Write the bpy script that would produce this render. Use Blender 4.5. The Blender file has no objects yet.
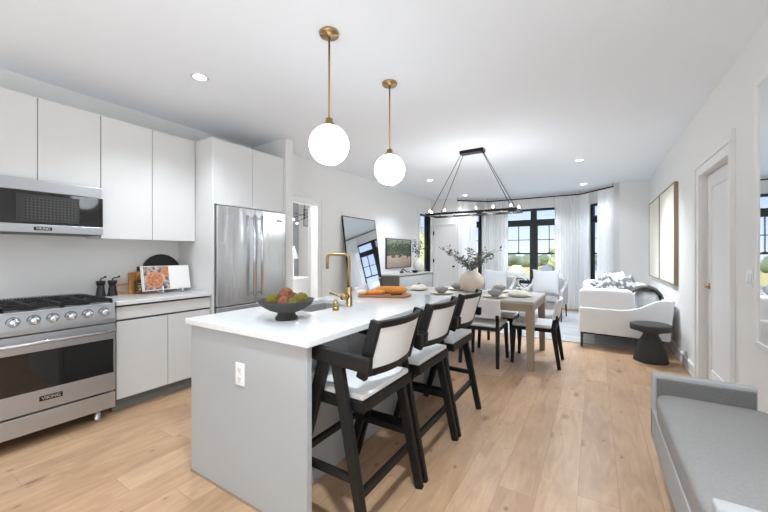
import bpy, bmesh, math, random
from mathutils import Vector, Matrix, noise as mnoise
random.seed(7)
sc = bpy.context.scene
COL = sc.collection
PI = math.pi

# ------------------------------------------------------------------ camera
YAW = math.atan(211/340.0)
cam_d = bpy.data.cameras.new('camera'); cam = bpy.data.objects.new('camera', cam_d); COL.objects.link(cam)
cam.location = (0, 0, 1.30); cam.rotation_euler = (PI/2, 0, YAW)
cam_d.sensor_width = 36; cam_d.lens = 340/768*36; cam_d.shift_y = -2/768.0
cam_d.clip_start = 0.05; cam_d.clip_end = 600
sc.camera = cam
# ------------------------------------------------------------------ view, world, large lights
sc.view_settings.view_transform = 'Standard'; sc.view_settings.look = 'None'
sc.view_settings.gamma = 1; sc.view_settings.use_curve_mapping = False
sc.view_settings.exposure = 1.36
sc.cycles.max_bounces = 10; sc.cycles.diffuse_bounces = 6; sc.cycles.transparent_max_bounces = 16
sc.cycles.use_denoising = True; sc.cycles.sample_clamp_indirect = 6
W = bpy.data.worlds.new('sky'); sc.world = W; W.use_nodes = True
nt = W.node_tree; nt.nodes.clear()
tc = nt.nodes.new('ShaderNodeTexCoord'); sp = nt.nodes.new('ShaderNodeSeparateXYZ'); cr = nt.nodes.new('ShaderNodeValToRGB')
bg = nt.nodes.new('ShaderNodeBackground'); wo = nt.nodes.new('ShaderNodeOutputWorld')
nt.links.new(tc.outputs['Generated'], sp.inputs[0]); nt.links.new(sp.outputs['Z'], cr.inputs[0])
nt.links.new(cr.outputs[0], bg.inputs[0]); nt.links.new(bg.outputs[0], wo.inputs[0])
e = cr.color_ramp.elements
e[0].position = 0.0; e[0].color = (.74, .82, .96, 1); e[1].position = .35; e[1].color = (.36, .50, .92, 1)
m_ = e.new(.10); m_.color = (.52, .65, .97, 1)
bg.inputs[1].default_value = .56
sun = bpy.data.lights.new('sun', 'SUN'); sun.energy = 2.2; sun.angle = .01; so = bpy.data.objects.new('sun', sun); COL.objects.link(so)
so.rotation_euler = Vector((.35, -1, .95)).to_track_quat('Z', 'Y').to_euler()

def area(name, loc, rot, sx, sy, power, color=(1, 1, 1)):
    l = bpy.data.lights.new(name, 'AREA'); l.shape = 'RECTANGLE'; l.size = sx; l.size_y = sy; l.energy = power; l.color = color
    o = bpy.data.objects.new(name, l); COL.objects.link(o); o.location = loc; o.rotation_euler = rot
    return o
# unseen lamps added to fill the room, the bay and the hall
area('rear_fill', (-1.5, -2.86, 1.35), (PI/2, 0, 0), 4.4, 2.3, 8, (.84, .93, 1.0))  # added lamp in front of the solid rear wall; no window there
area('bay_fill', (-1.3, 13.5, 7.5), (math.radians(-52), 0, 0), 8, 5, 1500, (.93, .97, 1.0))  # added lamp high outside the bay, on top of the sky's own light
area('hall_fill', (-5.2, 3.6, 2.6), (0, 0, 0), 1.6, 1.6, 42, (.84, .93, 1.0))  # added lamp under the hall ceiling, only brightens that room
area('bounce_fill', (-.5, -.9, .6), (PI, 0, 0), 2.4, 1.8, 23, (.84, .93, 1.0))  # added upward lamp behind the camera, bounced off the ceiling

# ------------------------------------------------------------------ materials
def lin(c):
    return tuple(((x/12.92) if x <= .04045 else ((x+.055)/1.055)**2.4) for x in [v/255.0 for v in c])
MATS = {}
def mat(name, rgb, rough=.6, metal=0, noise=0, nscale=20, bump=0, bscale=200, stretch=None, emis=None, estr=0, coat=0, sheen=0, spec=None, sss=0):
    if name in MATS: return MATS[name]
    m = bpy.data.materials.new(name); m.use_nodes = True; MATS[name] = m
    n = m.node_tree; b = n.nodes['Principled BSDF']
    c = lin(rgb) + (1,)
    b.inputs['Base Color'].default_value = c; b.inputs['Roughness'].default_value = rough; b.inputs['Metallic'].default_value = metal
    if spec is not None: b.inputs['Specular IOR Level'].default_value = spec
    if coat: b.inputs['Coat Weight'].default_value = coat
    if sheen: b.inputs['Sheen Weight'].default_value = sheen
    if emis: b.inputs['Emission Color'].default_value = lin(emis)+(1,); b.inputs['Emission Strength'].default_value = estr
    if noise or bump:
        t = n.nodes.new('ShaderNodeTexCoord'); mp = n.nodes.new('ShaderNodeMapping')
        if stretch: mp.inputs['Scale'].default_value = stretch
        n.links.new(t.outputs['Object'], mp.inputs[0])
    if noise:
        nz = n.nodes.new('ShaderNodeTexNoise'); nz.inputs['Scale'].default_value = nscale; nz.inputs['Detail'].default_value = 5
        rp = n.nodes.new('ShaderNodeMix'); rp.data_type = 'RGBA'
        rp.inputs[6].default_value = tuple(max(0, x*(1-noise)) for x in c[:3])+(1,)
        rp.inputs[7].default_value = tuple(min(1, x*(1+noise)) for x in c[:3])+(1,)
        n.links.new(mp.outputs[0], nz.inputs['Vector']); n.links.new(nz.outputs[0], rp.inputs[0]); n.links.new(rp.outputs[2], b.inputs['Base Color'])
    if bump:
        nb = n.nodes.new('ShaderNodeTexNoise'); nb.inputs['Scale'].default_value = bscale; nb.inputs['Detail'].default_value = 3
        bp = n.nodes.new('ShaderNodeBump'); bp.inputs['Strength'].default_value = bump; bp.inputs['Distance'].default_value = .01
        n.links.new(mp.outputs[0], nb.inputs['Vector']); n.links.new(nb.outputs[0], bp.inputs['Height']); n.links.new(bp.outputs[0], b.inputs['Normal'])
    return m

WALL = mat('wall_paint', (231, 230, 228), .75, bump=.04, bscale=150)
CEIL = mat('ceiling_paint', (237, 241, 246), .85, bump=.03, bscale=120)
TRIM = mat('trim_paint', (232, 232, 231), .4)
DOORM = mat('door_paint', (230, 230, 230), .42)
CAB = mat('cabinet_lacquer', (216, 216, 215), .32, noise=.01, nscale=3)
GAP = mat('cabinet_carcass_shadow_gap', (90, 90, 90), .7)
ISL = mat('island_panel_paint', (176, 179, 181), .45, noise=.01, nscale=4)
TOE = mat('toe_kick_grey', (120, 124, 122), .5)
BLACKW = mat('black_stained_wood', (24, 23, 22), .5, noise=.2, nscale=8, stretch=(6, 6, 1), bump=.1, bscale=60, spec=.3)
CREAM = mat('cream_upholstery', (226, 227, 228), .9, noise=.04, nscale=60, bump=.25, bscale=900, sheen=.1)
SOFAM = mat('pale_grey_linen', (238, 239, 241), .92, noise=.04, nscale=50, bump=.25, bscale=700, sheen=.1)
GREYF = mat('grey_woven_fabric', (184, 181, 178), .95, noise=.24, nscale=110, bump=.9, bscale=260, stretch=(1, 3, 1))
GREYD = mat('dark_grey_woven_fabric', (140, 138, 135), .95, noise=.28, nscale=110, bump=.9, bscale=260, stretch=(1, 1, 3))
GREYL = mat('light_grey_frame_fabric', (178, 178, 178), .9, noise=.06, nscale=200, bump=.3, bscale=600)
OAK = mat('weathered_oak', (156, 138, 118), .55, noise=.14, nscale=6, stretch=(8, 8, 1), bump=.1, bscale=40)
OAKTOP = mat('weathered_oak_top', (178, 172, 165), .42, noise=.10, nscale=5, stretch=(1, 9, 9))
BRASS = mat('aged_brass', (178, 150, 106), .3, 1, noise=.08, nscale=12)
BLACKM = mat('black_metal', (26, 27, 27), .4, .6)
BRONZE = mat('dark_bronze_metal', (40, 38, 36), .35, .8)
WINM = mat('window_frame_black', (20, 27, 25), .4)
STEEL = mat('brushed_steel', (186, 189, 193), .36, .9, noise=.05, nscale=4, stretch=(1, 1, 60))
STEELH = mat('polished_steel', (214, 219, 226), .2, 1)
def wavysteel():
    m = mat('fridge_steel', (206, 208, 211), .26, .95)
    n = m.node_tree; b = n.nodes['Principled BSDF']
    t = n.nodes.new('ShaderNodeTexCoord'); mp = n.nodes.new('ShaderNodeMapping'); mp.inputs['Scale'].default_value = (1, 7, .7)
    nb = n.nodes.new('ShaderNodeTexNoise'); nb.inputs['Scale'].default_value = 1.6; nb.inputs['Detail'].default_value = 1.5
    bp = n.nodes.new('ShaderNodeBump'); bp.inputs['Strength'].default_value = .35; bp.inputs['Distance'].default_value = .02
    n.links.new(t.outputs['Object'], mp.inputs[0]); n.links.new(mp.outputs[0], nb.inputs['Vector']); n.links.new(nb.outputs[0], bp.inputs['Height']); n.links.new(bp.outputs[0], b.inputs['Normal'])
    return m
FSTEEL = wavysteel()
OVENG = mat('oven_black_glass', (18, 18, 18), .08, coat=.5)
IRON = mat('cast_iron', (32, 32, 33), .5, .3, bump=.2, bscale=300)
BADGE = mat('badge_black', (18, 18, 18), .35)
BADGEL = mat('badge_letters_silver', (225, 225, 225), .3, .7)
GLOBE = mat('opal_globe_glass', (255, 253, 248), .25, emis=(238, 247, 255), estr=2.1)
BULB = mat('lit_bulb', (255, 250, 240), .3, emis=(250, 250, 248), estr=9)
LEDM = mat('downlight_lens', (255, 255, 255), .4, emis=(255, 253, 248), estr=14)
PLASTIC = mat('white_plastic', (240, 240, 240), .35)
SLOT = mat('dark_slot', (60, 60, 60), .6)
WOODB = mat('acacia_board', (190, 128, 66), .45, noise=.3, nscale=7, stretch=(1, 3, 9))
WOODL = mat('cutting_board_wood', (164, 106, 62), .5, noise=.15, nscale=8, stretch=(9, 2, 2))
BREADM = mat('orange_cloth_and_crust', (220, 146, 66), .7, noise=.35, nscale=14, bump=.4, bscale=40)
BREADE = mat('sliced_bread_end', (240, 226, 205), .8, noise=.05, nscale=40)
CERDK = mat('charcoal_ceramic', (60, 58, 55), .75, noise=.12, nscale=60, bump=.1, bscale=80)
CERG = mat('grey_stoneware', (138, 136, 133), .5, noise=.08, nscale=40)
CERC = mat('cream_stoneware', (222, 214, 200), .5)
VASEM = mat('terracotta_blush_vase', (212, 196, 181), .75, noise=.08, nscale=6, bump=.2, bscale=40)
VASEW = mat('chalk_white_ceramic', (222, 218, 210), .7, bump=.15, bscale=50)
LEAF = mat('olive_leaf', (74, 82, 70), .6, noise=.25, nscale=10)
TWIG = mat('twig_bark', (96, 82, 66), .8)
MOSSM = mat('moss_green', (112, 104, 40), .95, noise=.6, nscale=55, bump=1, bscale=90)
VINEM = mat('reddish_vine_ball', (140, 88, 66), .85, noise=.7, nscale=70, bump=.8, bscale=90)
CONCB = mat('black_textured_concrete', (58, 57, 54), .8, noise=.2, nscale=30, bump=.5, bscale=60)
ART = mat('art_plaster_canvas', (232, 226, 214), .9, noise=.03, nscale=5, bump=.3, bscale=12)
FRAMEW = mat('champagne_wood_frame', (150, 128, 98), .45, noise=.08, nscale=10, stretch=(3, 3, 1))
MIRR = mat('mirror_silver', (238, 240, 240), .02, 1)
CONS = mat('console_fluted_grey', (160, 160, 159), .5)
CONSE = mat('console_end_taupe', (112, 108, 98), .5, noise=.06, nscale=8)
THROWM = mat('charcoal_throw', (96, 94, 94), .95, noise=.2, nscale=60, bump=.6, bscale=200)
PATP = mat('patterned_pillow_cloth', (196, 194, 192), .9)
LAMPSH = mat('white_lamp_shade', (240, 240, 240), .8, emis=(255, 255, 255), estr=.04)
RUGM = mat('pale_grey_rug', (176, 176, 177), .98, noise=.5, nscale=3, stretch=(.6, 5, 1), bump=.6, bscale=220)
MARB = mat('white_marble', (236, 236, 238), .2, noise=.05, nscale=3)
GREYW = mat('grey_wall_tile', (150, 152, 154), .5)
SINKM = mat('brushed_sink_steel', (185, 185, 184), .45, .6)
BOTGL = mat('olive_oil_glass', (150, 98, 20), .12, coat=.4)
LABELM = mat('cream_bottle_label', (225, 205, 130), .6)
LEATH = mat('tan_handle', (178, 116, 66), .6)
PAPER = mat('book_paper', (232, 230, 226), .8)

def quartz():
    m = mat('white_quartz', (226, 227, 228), .07)
    n = m.node_tree; b = n.nodes['Principled BSDF']
    t = n.nodes.new('ShaderNodeTexCoord'); nz = n.nodes.new('ShaderNodeTexNoise'); nz.inputs['Scale'].default_value = 2.2; nz.inputs['Detail'].default_value = 8; nz.inputs['Distortion'].default_value = 1.5
    r = n.nodes.new('ShaderNodeValToRGB'); r.color_ramp.elements[0].position = .47; r.color_ramp.elements[0].color = lin((226, 227, 228))+(1,)
    r.color_ramp.elements[1].position = .5; r.color_ramp.elements[1].color = lin((221, 222, 223))+(1,)
    x = r.color_ramp.elements.new(.53); x.color = lin((226, 227, 228))+(1,)
    n.links.new(t.outputs['Object'], nz.inputs['Vector']); n.links.new(nz.outputs[0], r.inputs[0]); n.links.new(r.outputs[0], b.inputs['Base Color'])
    return m
QUARTZ = quartz()

def glassmat():
    m = bpy.data.materials.new('window_glass'); m.use_nodes = True; n = m.node_tree; n.nodes.clear()
    tr = n.nodes.new('ShaderNodeBsdfTransparent'); gl = n.nodes.new('ShaderNodeBsdfGlossy'); gl.inputs['Roughness'].default_value = .01
    lw = n.nodes.new('ShaderNodeLayerWeight'); lw.inputs[0].default_value = .5; pw = n.nodes.new('ShaderNodeMath'); pw.operation = 'POWER'; pw.inputs[1].default_value = 5; n.links.new(lw.outputs['Facing'], pw.inputs[0])
    fr = n.nodes.new('ShaderNodeMath'); fr.operation = 'MULTIPLY_ADD'; fr.inputs[1].default_value = .6; fr.inputs[2].default_value = .03; n.links.new(pw.outputs[0], fr.inputs[0])
    mx = n.nodes.new('ShaderNodeMixShader'); o = n.nodes.new('ShaderNodeOutputMaterial')
    tr.inputs[0].default_value = (.97, .98, .98, 1)
    n.links.new(fr.outputs[0], mx.inputs[0]); n.links.new(tr.outputs[0], mx.inputs[1]); n.links.new(gl.outputs[0], mx.inputs[2]); n.links.new(mx.outputs[0], o.inputs[0])
    return m
GLASS = glassmat()
def sheermat():
    m = bpy.data.materials.new('sheer_curtain_cloth'); m.use_nodes = True; n = m.node_tree; n.nodes.clear()
    d = n.nodes.new('ShaderNodeBsdfDiffuse'); d.inputs[0].default_value = lin((252, 252, 252))+(1,)
    t = n.nodes.new('ShaderNodeBsdfTranslucent'); t.inputs[0].default_value = lin((240, 240, 240))+(1,)
    mx = n.nodes.new('ShaderNodeMixShader'); mx.inputs[0].default_value = .32; o = n.nodes.new('ShaderNodeOutputMaterial')
    n.links.new(d.outputs[0], mx.inputs[1]); n.links.new(t.outputs[0], mx.inputs[2]); n.links.new(mx.outputs[0], o.inputs[0])
    return m
SHEER = sheermat()

def floormat():
    m = mat('oak_plank_floor', (205, 172, 140), .34)
    n = m.node_tree; b = n.nodes['Principled BSDF']; L = n.links
    def M(op, x, y=None, z=None):
        q = n.nodes.new('ShaderNodeMath'); q.operation = op
        for i, v in enumerate((x, y, z)):
            if v is None: continue
            if isinstance(v, (int, float)): q.inputs[i].default_value = v
            else: L.new(v, q.inputs[i])
        return q.outputs[0]
    t = n.nodes.new('ShaderNodeTexCoord'); sp = n.nodes.new('ShaderNodeSeparateXYZ'); L.new(t.outputs['Object'], sp.inputs[0])
    PW, PL = .19, 2.0
    xr = M('DIVIDE', M('ADD', sp.outputs['X'], 8.06), PW); row = M('FLOOR', xr); fx = M('FRACT', xr)
    w1 = n.nodes.new('ShaderNodeTexWhiteNoise'); w1.noise_dimensions = '1D'; L.new(row, w1.inputs['W'])
    yr = M('ADD', M('DIVIDE', sp.outputs['Y'], PL), M('MULTIPLY', w1.outputs['Value'], 7)); col = M('FLOOR', yr); fy = M('FRACT', yr)
    cb = n.nodes.new('ShaderNodeCombineXYZ'); L.new(row, cb.inputs[0]); L.new(col, cb.inputs[1])
    w2 = n.nodes.new('ShaderNodeTexWhiteNoise'); w2.noise_dimensions = '3D'; L.new(cb.outputs[0], w2.inputs['Vector'])
    rp = n.nodes.new('ShaderNodeValToRGB'); L.new(w2.outputs['Value'], rp.inputs[0])
    rp.color_ramp.elements[0].color = lin((188, 153, 122))+(1,); rp.color_ramp.elements[1].color = lin((208, 174, 142))+(1,)
    q = rp.color_ramp.elements.new(.5); q.color = lin((199, 164, 131))+(1,)
    sc_ = n.nodes.new('ShaderNodeVectorMath'); sc_.operation = 'SCALE'; sc_.inputs['Scale'].default_value = 17; L.new(w2.outputs['Color'], sc_.inputs[0])
    def coords(sx, sy):
        mp = n.nodes.new('ShaderNodeMapping'); mp.inputs['Scale'].default_value = (sx, sy, 1); L.new(t.outputs['Object'], mp.inputs[0])
        ad = n.nodes.new('ShaderNodeVectorMath'); ad.operation = 'ADD'; L.new(mp.outputs[0], ad.inputs[0]); L.new(sc_.outputs[0], ad.inputs[1]); return ad.outputs[0]
    g = n.nodes.new('ShaderNodeTexNoise'); g.inputs['Scale'].default_value = 1.5; g.inputs['Detail'].default_value = 8; g.inputs['Roughness'].default_value = .7; g.inputs['Distortion'].default_value = 1.2
    L.new(coords(9, 1.5), g.inputs['Vector'])
    gr = n.nodes.new('ShaderNodeValToRGB'); gr.color_ramp.elements[0].position = .28; gr.color_ramp.elements[0].color = (.70, .65, .60, 1); gr.color_ramp.elements[1].position = .66; gr.color_ramp.elements[1].color = (1.06, 1.06, 1.06, 1)
    L.new(g.outputs[0], gr.inputs[0])
    mu = n.nodes.new('ShaderNodeMix'); mu.data_type = 'RGBA'; mu.blend_type = 'MULTIPLY'; mu.inputs[0].default_value = .85
    L.new(rp.outputs[0], mu.inputs[6]); L.new(gr.outputs[0], mu.inputs[7])
    # cloudy smoky patches in the oak
    g2 = n.nodes.new('ShaderNodeTexNoise'); g2.inputs['Scale'].default_value = 1.1; g2.inputs['Detail'].default_value = 3; L.new(coords(4, 2.2), g2.inputs['Vector'])
    r2 = n.nodes.new('ShaderNodeValToRGB'); r2.color_ramp.elements[0].position = .35; r2.color_ramp.elements[0].color = (.88, .86, .86, 1); r2.color_ramp.elements[1].position = .6; r2.color_ramp.elements[1].color = (1, 1, 1, 1); L.new(g2.outputs[0], r2.inputs[0])
    m1 = n.nodes.new('ShaderNodeMix'); m1.data_type = 'RGBA'; m1.blend_type = 'MULTIPLY'; m1.inputs[0].default_value = 1; L.new(mu.outputs[2], m1.inputs[6]); L.new(r2.outputs[0], m1.inputs[7])
    # knots, oval along the board
    prev = m1.outputs[2]
    for sc2, sx, sy, p0, p1, dk, fac in ((1.0, 4.2, 2.2, .05, .17, (.34, .28, .24, 1), .85), (1.0, 9, 5, .04, .13, (.30, .24, .20, 1), .75)):
        vo = n.nodes.new('ShaderNodeTexVoronoi'); vo.inputs['Scale'].default_value = sc2; L.new(coords(sx, sy), vo.inputs['Vector'])
        kn = n.nodes.new('ShaderNodeTexNoise'); kn.inputs['Scale'].default_value = 30; L.new(t.outputs['Object'], kn.inputs['Vector'])
        dd = M('ADD', vo.outputs['Distance'], M('MULTIPLY', M('SUBTRACT', kn.outputs[0], .5), .08))
        sepc = n.nodes.new('ShaderNodeSeparateColor'); L.new(vo.outputs['Color'], sepc.inputs[0])
        d2 = M('ADD', dd, M('MULTIPLY', M('GREATER_THAN', sepc.outputs[0], .6), 1.0))
        kr = n.nodes.new('ShaderNodeValToRGB'); kr.color_ramp.elements[0].position = p0; kr.color_ramp.elements[0].color = dk; kr.color_ramp.elements[1].position = p1; kr.color_ramp.elements[1].color = (1, 1, 1, 1); L.new(d2, kr.inputs[0])
        mm = n.nodes.new('ShaderNodeMix'); mm.data_type = 'RGBA'; mm.blend_type = 'MULTIPLY'; mm.inputs[0].default_value = fac; L.new(prev, mm.inputs[6]); L.new(kr.outputs[0], mm.inputs[7]); prev = mm.outputs[2]
    ex = M('MULTIPLY', M('MINIMUM', fx, M('SUBTRACT', 1, fx)), PW); ey = M('MULTIPLY', M('MINIMUM', fy, M('SUBTRACT', 1, fy)), PL)
    seam = M('MULTIPLY', M('LESS_THAN', M('MINIMUM', ex, ey), .0012), .75)
    m3 = n.nodes.new('ShaderNodeMix'); m3.data_type = 'RGBA'; m3.inputs[7].default_value = lin((140, 108, 82))+(1,)
    L.new(seam, m3.inputs[0]); L.new(prev, m3.inputs[6]); L.new(m3.outputs[2], b.inputs['Base Color'])
    return m
FLOORM = floormat()

def landscape():
    m = mat('landscape_painting', (120, 125, 105), .7); n = m.node_tree; b = n.nodes['Principled BSDF']; L = n.links
    t = n.nodes.new('ShaderNodeTexCoord'); s = n.nodes.new('ShaderNodeSeparateXYZ'); L.new(t.outputs['Generated'], s.inputs[0])
    nz = n.nodes.new('ShaderNodeTexNoise'); nz.inputs['Scale'].default_value = 9; nz.inputs['Detail'].default_value = 6; L.new(t.outputs['Generated'], nz.inputs['Vector'])
    a = n.nodes.new('ShaderNodeMath'); a.operation = 'MULTIPLY_ADD'; a.inputs[1].default_value = .75; L.new(nz.outputs[0], a.inputs[0]); L.new(s.outputs['Z'], a.inputs[2])
    dv = n.nodes.new('ShaderNodeMath'); dv.operation = 'MULTIPLY'; dv.inputs[1].default_value = .7; L.new(a.outputs[0], dv.inputs[0])
    r = n.nodes.new('ShaderNodeValToRGB'); L.new(dv.outputs[0], r.inputs[0]); el = r.color_ramp.elements
    el[0].position = .3; el[0].color = lin((150, 136, 126))+(1,); el[1].position = .52; el[1].color = lin((186, 160, 142))+(1,)
    for p, c in ((.56, (56, 64, 50)), (.68, (92, 100, 80)), (.76, (52, 60, 46)), (.86, (110, 116, 98)), (.96, (150, 152, 140))):
        z = el.new(p); z.color = lin(c)+(1,)
    n2 = n.nodes.new('ShaderNodeTexNoise'); n2.inputs['Scale'].default_value = 30; L.new(t.outputs['Generated'], n2.inputs['Vector'])
    mx = n.nodes.new('ShaderNodeMix'); mx.data_type = 'RGBA'; mx.blend_type = 'OVERLAY'; mx.inputs[0].default_value = .8
    L.new(r.outputs[0], mx.inputs[6]); L.new(n2.outputs[0], mx.inputs[7]); L.new(mx.outputs[2], b.inputs['Base Color'])
    return m
def foodpage():
    m = mat('printed_food_page', (120, 100, 95), .5); n = m.node_tree; b = n.nodes['Principled BSDF']; L = n.links
    t = n.nodes.new('ShaderNodeTexCoord'); g = t.outputs['Generated']
    nz = n.nodes.new('ShaderNodeTexNoise'); nz.inputs['Scale'].default_value = 7; nz.inputs['Detail'].default_value = 5; L.new(g, nz.inputs['Vector'])
    base = n.nodes.new('ShaderNodeValToRGB'); L.new(nz.outputs[0], base.inputs[0]); base.color_ramp.elements[0].position = .35; base.color_ramp.elements[1].position = .65
    base.color_ramp.elements[0].color = lin((64, 50, 54))+(1,); base.color_ramp.elements[1].color = lin((200, 176, 168))+(1,)
    food = n.nodes.new('ShaderNodeTexVoronoi'); food.inputs['Scale'].default_value = 14; L.new(g, food.inputs['Vector'])
    fr = n.nodes.new('ShaderNodeValToRGB'); L.new(food.outputs['Color'], fr.inputs[0])
    for i, c in enumerate(((150, 66, 40), (214, 150, 80))): fr.color_ramp.elements[i].color = lin(c)+(1,)
    z = fr.color_ramp.elements.new(.5); z.color = lin((176, 120, 84))+(1,)
    prev = base.outputs[0]
    for (cy, cz, rad) in ((.42, .42, .34), (.97, .80, .26)):
        d = n.nodes.new('ShaderNodeVectorMath'); d.operation = 'SUBTRACT'; d.inputs[1].default_value = (.5, cy, cz); L.new(g, d.inputs[0])
        f0 = n.nodes.new('ShaderNodeVectorMath'); f0.operation = 'MULTIPLY'; f0.inputs[1].default_value = (0, 1, 1.0); L.new(d.outputs[0], f0.inputs[0])
        ln = n.nodes.new('ShaderNodeVectorMath'); ln.operation = 'LENGTH'; L.new(f0.outputs[0], ln.inputs[0])
        for rr, col in ((rad, lin((206, 128, 84))+(1,)), (rad*.86, None)):
            lt = n.nodes.new('ShaderNodeMath'); lt.operation = 'LESS_THAN'; lt.inputs[1].default_value = rr; L.new(ln.outputs['Value'], lt.inputs[0])
            mx = n.nodes.new('ShaderNodeMix'); mx.data_type = 'RGBA'; L.new(lt.outputs[0], mx.inputs[0]); L.new(prev, mx.inputs[6])
            if col: mx.inputs[7].default_value = col
            else: L.new(fr.outputs[0], mx.inputs[7])
            prev = mx.outputs[2]
    L.new(prev, b.inputs['Base Color'])
    return m
def pattern():
    n = PATP.node_tree; b = n.nodes['Principled BSDF']; L = n.links
    t = n.nodes.new('ShaderNodeTexCoord'); v = n.nodes.new('ShaderNodeTexNoise'); v.inputs['Scale'].default_value = 14; v.inputs['Detail'].default_value = 2; L.new(t.outputs['Object'], v.inputs['Vector'])
    r = n.nodes.new('ShaderNodeValToRGB'); L.new(v.outputs[0], r.inputs[0]); r.color_ramp.elements[0].position = .47; r.color_ramp.elements[1].position = .53
    r.color_ramp.elements[0].color = lin((110, 110, 113))+(1,); r.color_ramp.elements[1].color = lin((200, 198, 197))+(1,)
    L.new(r.outputs[0], b.inputs['Base Color'])
pattern()
GRASS = mat('dry_grass_field', (205, 186, 120), .95, noise=.3, nscale=.08, stretch=(1, 3, 1))
ASPH = mat('wet_grey_paving', (150, 160, 166), .8, noise=.1, nscale=.3)
TREEM = mat('tree_foliage', (120, 134, 104), .9, noise=.4, nscale=1.2)
TREEY = mat('spring_foliage', (176, 180, 120), .9, noise=.4, nscale=2)
SIDING = mat('house_siding', (225, 225, 222), .7)
ROOFG = mat('grey_roof_shingle', (140, 146, 152), .8, noise=.1, nscale=2)

# ------------------------------------------------------------------ mesh builder
class MB:
    def __init__(s): s.bm = bmesh.new()
    def _mark(s, n0, smooth):
        s.bm.faces.ensure_lookup_table()
        if smooth:
            for f in s.bm.faces[n0:]: f.smooth = True
    def box(s, x0, x1, y0, y1, z0, z1):
        vs = [s.bm.verts.new(p) for p in ((x0, y0, z0), (x1, y0, z0), (x1, y1, z0), (x0, y1, z0), (x0, y0, z1), (x1, y0, z1), (x1, y1, z1), (x0, y1, z1))]
        for f in ((0, 3, 2, 1), (4, 5, 6, 7), (0, 1, 5, 4), (1, 2, 6, 5), (2, 3, 7, 6), (3, 0, 4, 7)): s.bm.faces.new([vs[i] for i in f])
        return s
    def obox(s, c, ux, uy, hx, hy, z0, z1):
        """box with horizontal axes ux, uy about centre c"""
        ux = Vector((ux[0], ux[1], 0)).normalized(); uy = Vector((uy[0], uy[1], 0)).normalized(); vs = []
        for z in (z0, z1):
            for a, b in ((-1, -1), (1, -1), (1, 1), (-1, 1)):
                p = Vector((c[0], c[1], 0))+ux*hx*a+uy*hy*b; vs.append(s.bm.verts.new((p.x, p.y, z)))
        for f in ((0, 3, 2, 1), (4, 5, 6, 7), (0, 1, 5, 4), (1, 2, 6, 5), (2, 3, 7, 6), (3, 0, 4, 7)): s.bm.faces.new([vs[i] for i in f])
        return s
    def bar(s, p0, p1, w0, d0, w1=None, d1=None, side=(0, 1, 0)):
        """rectangular bar; d along 'side', w across"""
        w1 = w0 if w1 is None else w1; d1 = d0 if d1 is None else d1
        p0 = Vector(p0); p1 = Vector(p1); a = (p1-p0).normalized(); sd = Vector(side); sd = (sd-a*sd.dot(a)).normalized(); u = a.cross(sd)
        vs = []
        for p, w, d in ((p0, w0, d0), (p1, w1, d1)):
            for i, j in ((-1, -1), (1, -1), (1, 1), (-1, 1)): vs.append(s.bm.verts.new(p+u*w/2*i+sd*d/2*j))
        for f in ((0, 3, 2, 1), (4, 5, 6, 7), (0, 1, 5, 4), (1, 2, 6, 5), (2, 3, 7, 6), (3, 0, 4, 7)): s.bm.faces.new([vs[i] for i in f])
        return s
    def lathe(s, prof, c=(0, 0, 0), n=28, axis='z', cap=True):
        n0 = len(s.bm.faces); c = Vector(c); rings = []
        for r, h in prof:
            ring = []
            for k in range(n):
                a = 2*PI*k/n; x, y = r*math.cos(a), r*math.sin(a)
                p = (x, y, h) if axis == 'z' else ((h, x, y) if axis == 'x' else (y, h, x))
                ring.append(s.bm.verts.new(c+Vector(p)))
            rings.append(ring)
        for a, b in zip(rings, rings[1:]):
            for k in range(n): s.bm.faces.new((a[k], a[(k+1) % n], b[(k+1) % n], b[k]))
        s._mark(n0, True)
        if cap:
            for ring, rv in ((rings[0], True), (rings[-1], False)):
                if prof[0 if rv else -1][0] > 1e-4:
                    s.bm.faces.new(list(reversed(ring)) if rv else ring)
        return s
    def ball(s, c, r, sc_=(1, 1, 1), sub=3, jit=0):
        n0 = len(s.bm.faces); d = bmesh.ops.create_icosphere(s.bm, subdivisions=sub, radius=1)
        for v in d['verts']:
            k = 1+random.uniform(-jit, jit)
            v.co = Vector((v.co.x*r*sc_[0]*k, v.co.y*r*sc_[1]*k, v.co.z*r*sc_[2]*k))+Vector(c)
        for f in {f for v in d['verts'] for f in v.link_faces}: f.smooth = True
        return s
    def tube(s, pts, r, n=10, r1=None):
        n0 = len(s.bm.faces); pts = [Vector(p) for p in pts]; rings = []; N = len(pts); prev = None
        for i, p in enumerate(pts):
            a = (pts[min(i+1, N-1)]-pts[max(i-1, 0)]).normalized()
            ref = Vector((0, 0, 1)) if abs(a.z) < .95 else Vector((1, 0, 0))
            u = a.cross(ref).normalized() if prev is None else (prev-a*prev.dot(a)).normalized()
            prev = u; v = a.cross(u); rr = r if r1 is None else r+(r1-r)*i/(N-1)
            rings.append([s.bm.verts.new(p+u*rr*math.cos(2*PI*k/n)+v*rr*math.sin(2*PI*k/n)) for k in range(n)])
        for a, b in zip(rings, rings[1:]):
            for k in range(n): s.bm.faces.new((a[k], a[(k+1) % n], b[(k+1) % n], b[k]))
        s._mark(n0, True)
        s.bm.faces.new(list(reversed(rings[0]))); s.bm.faces.new(rings[-1])
        return s
    def prism(s, poly, d0, d1, axis='y', smooth=False):
        """poly of 2D points extruded: axis y -> (x,z); axis x -> (y,z); axis z -> (x,y)"""
        def P(a, b, d): return (a, d, b) if axis == 'y' else ((d, a, b) if axis == 'x' else (a, b, d))
        A = [s.bm.verts.new(P(a, b, d0)) for a, b in poly]; B = [s.bm.verts.new(P(a, b, d1)) for a, b in poly]
        n = len(poly)
        s.bm.faces.new(A); s.bm.faces.new(list(reversed(B)))
        for i in range(n): s.bm.faces.new((A[i], B[i], B[(i+1) % n], A[(i+1) % n]))
        return s
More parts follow.
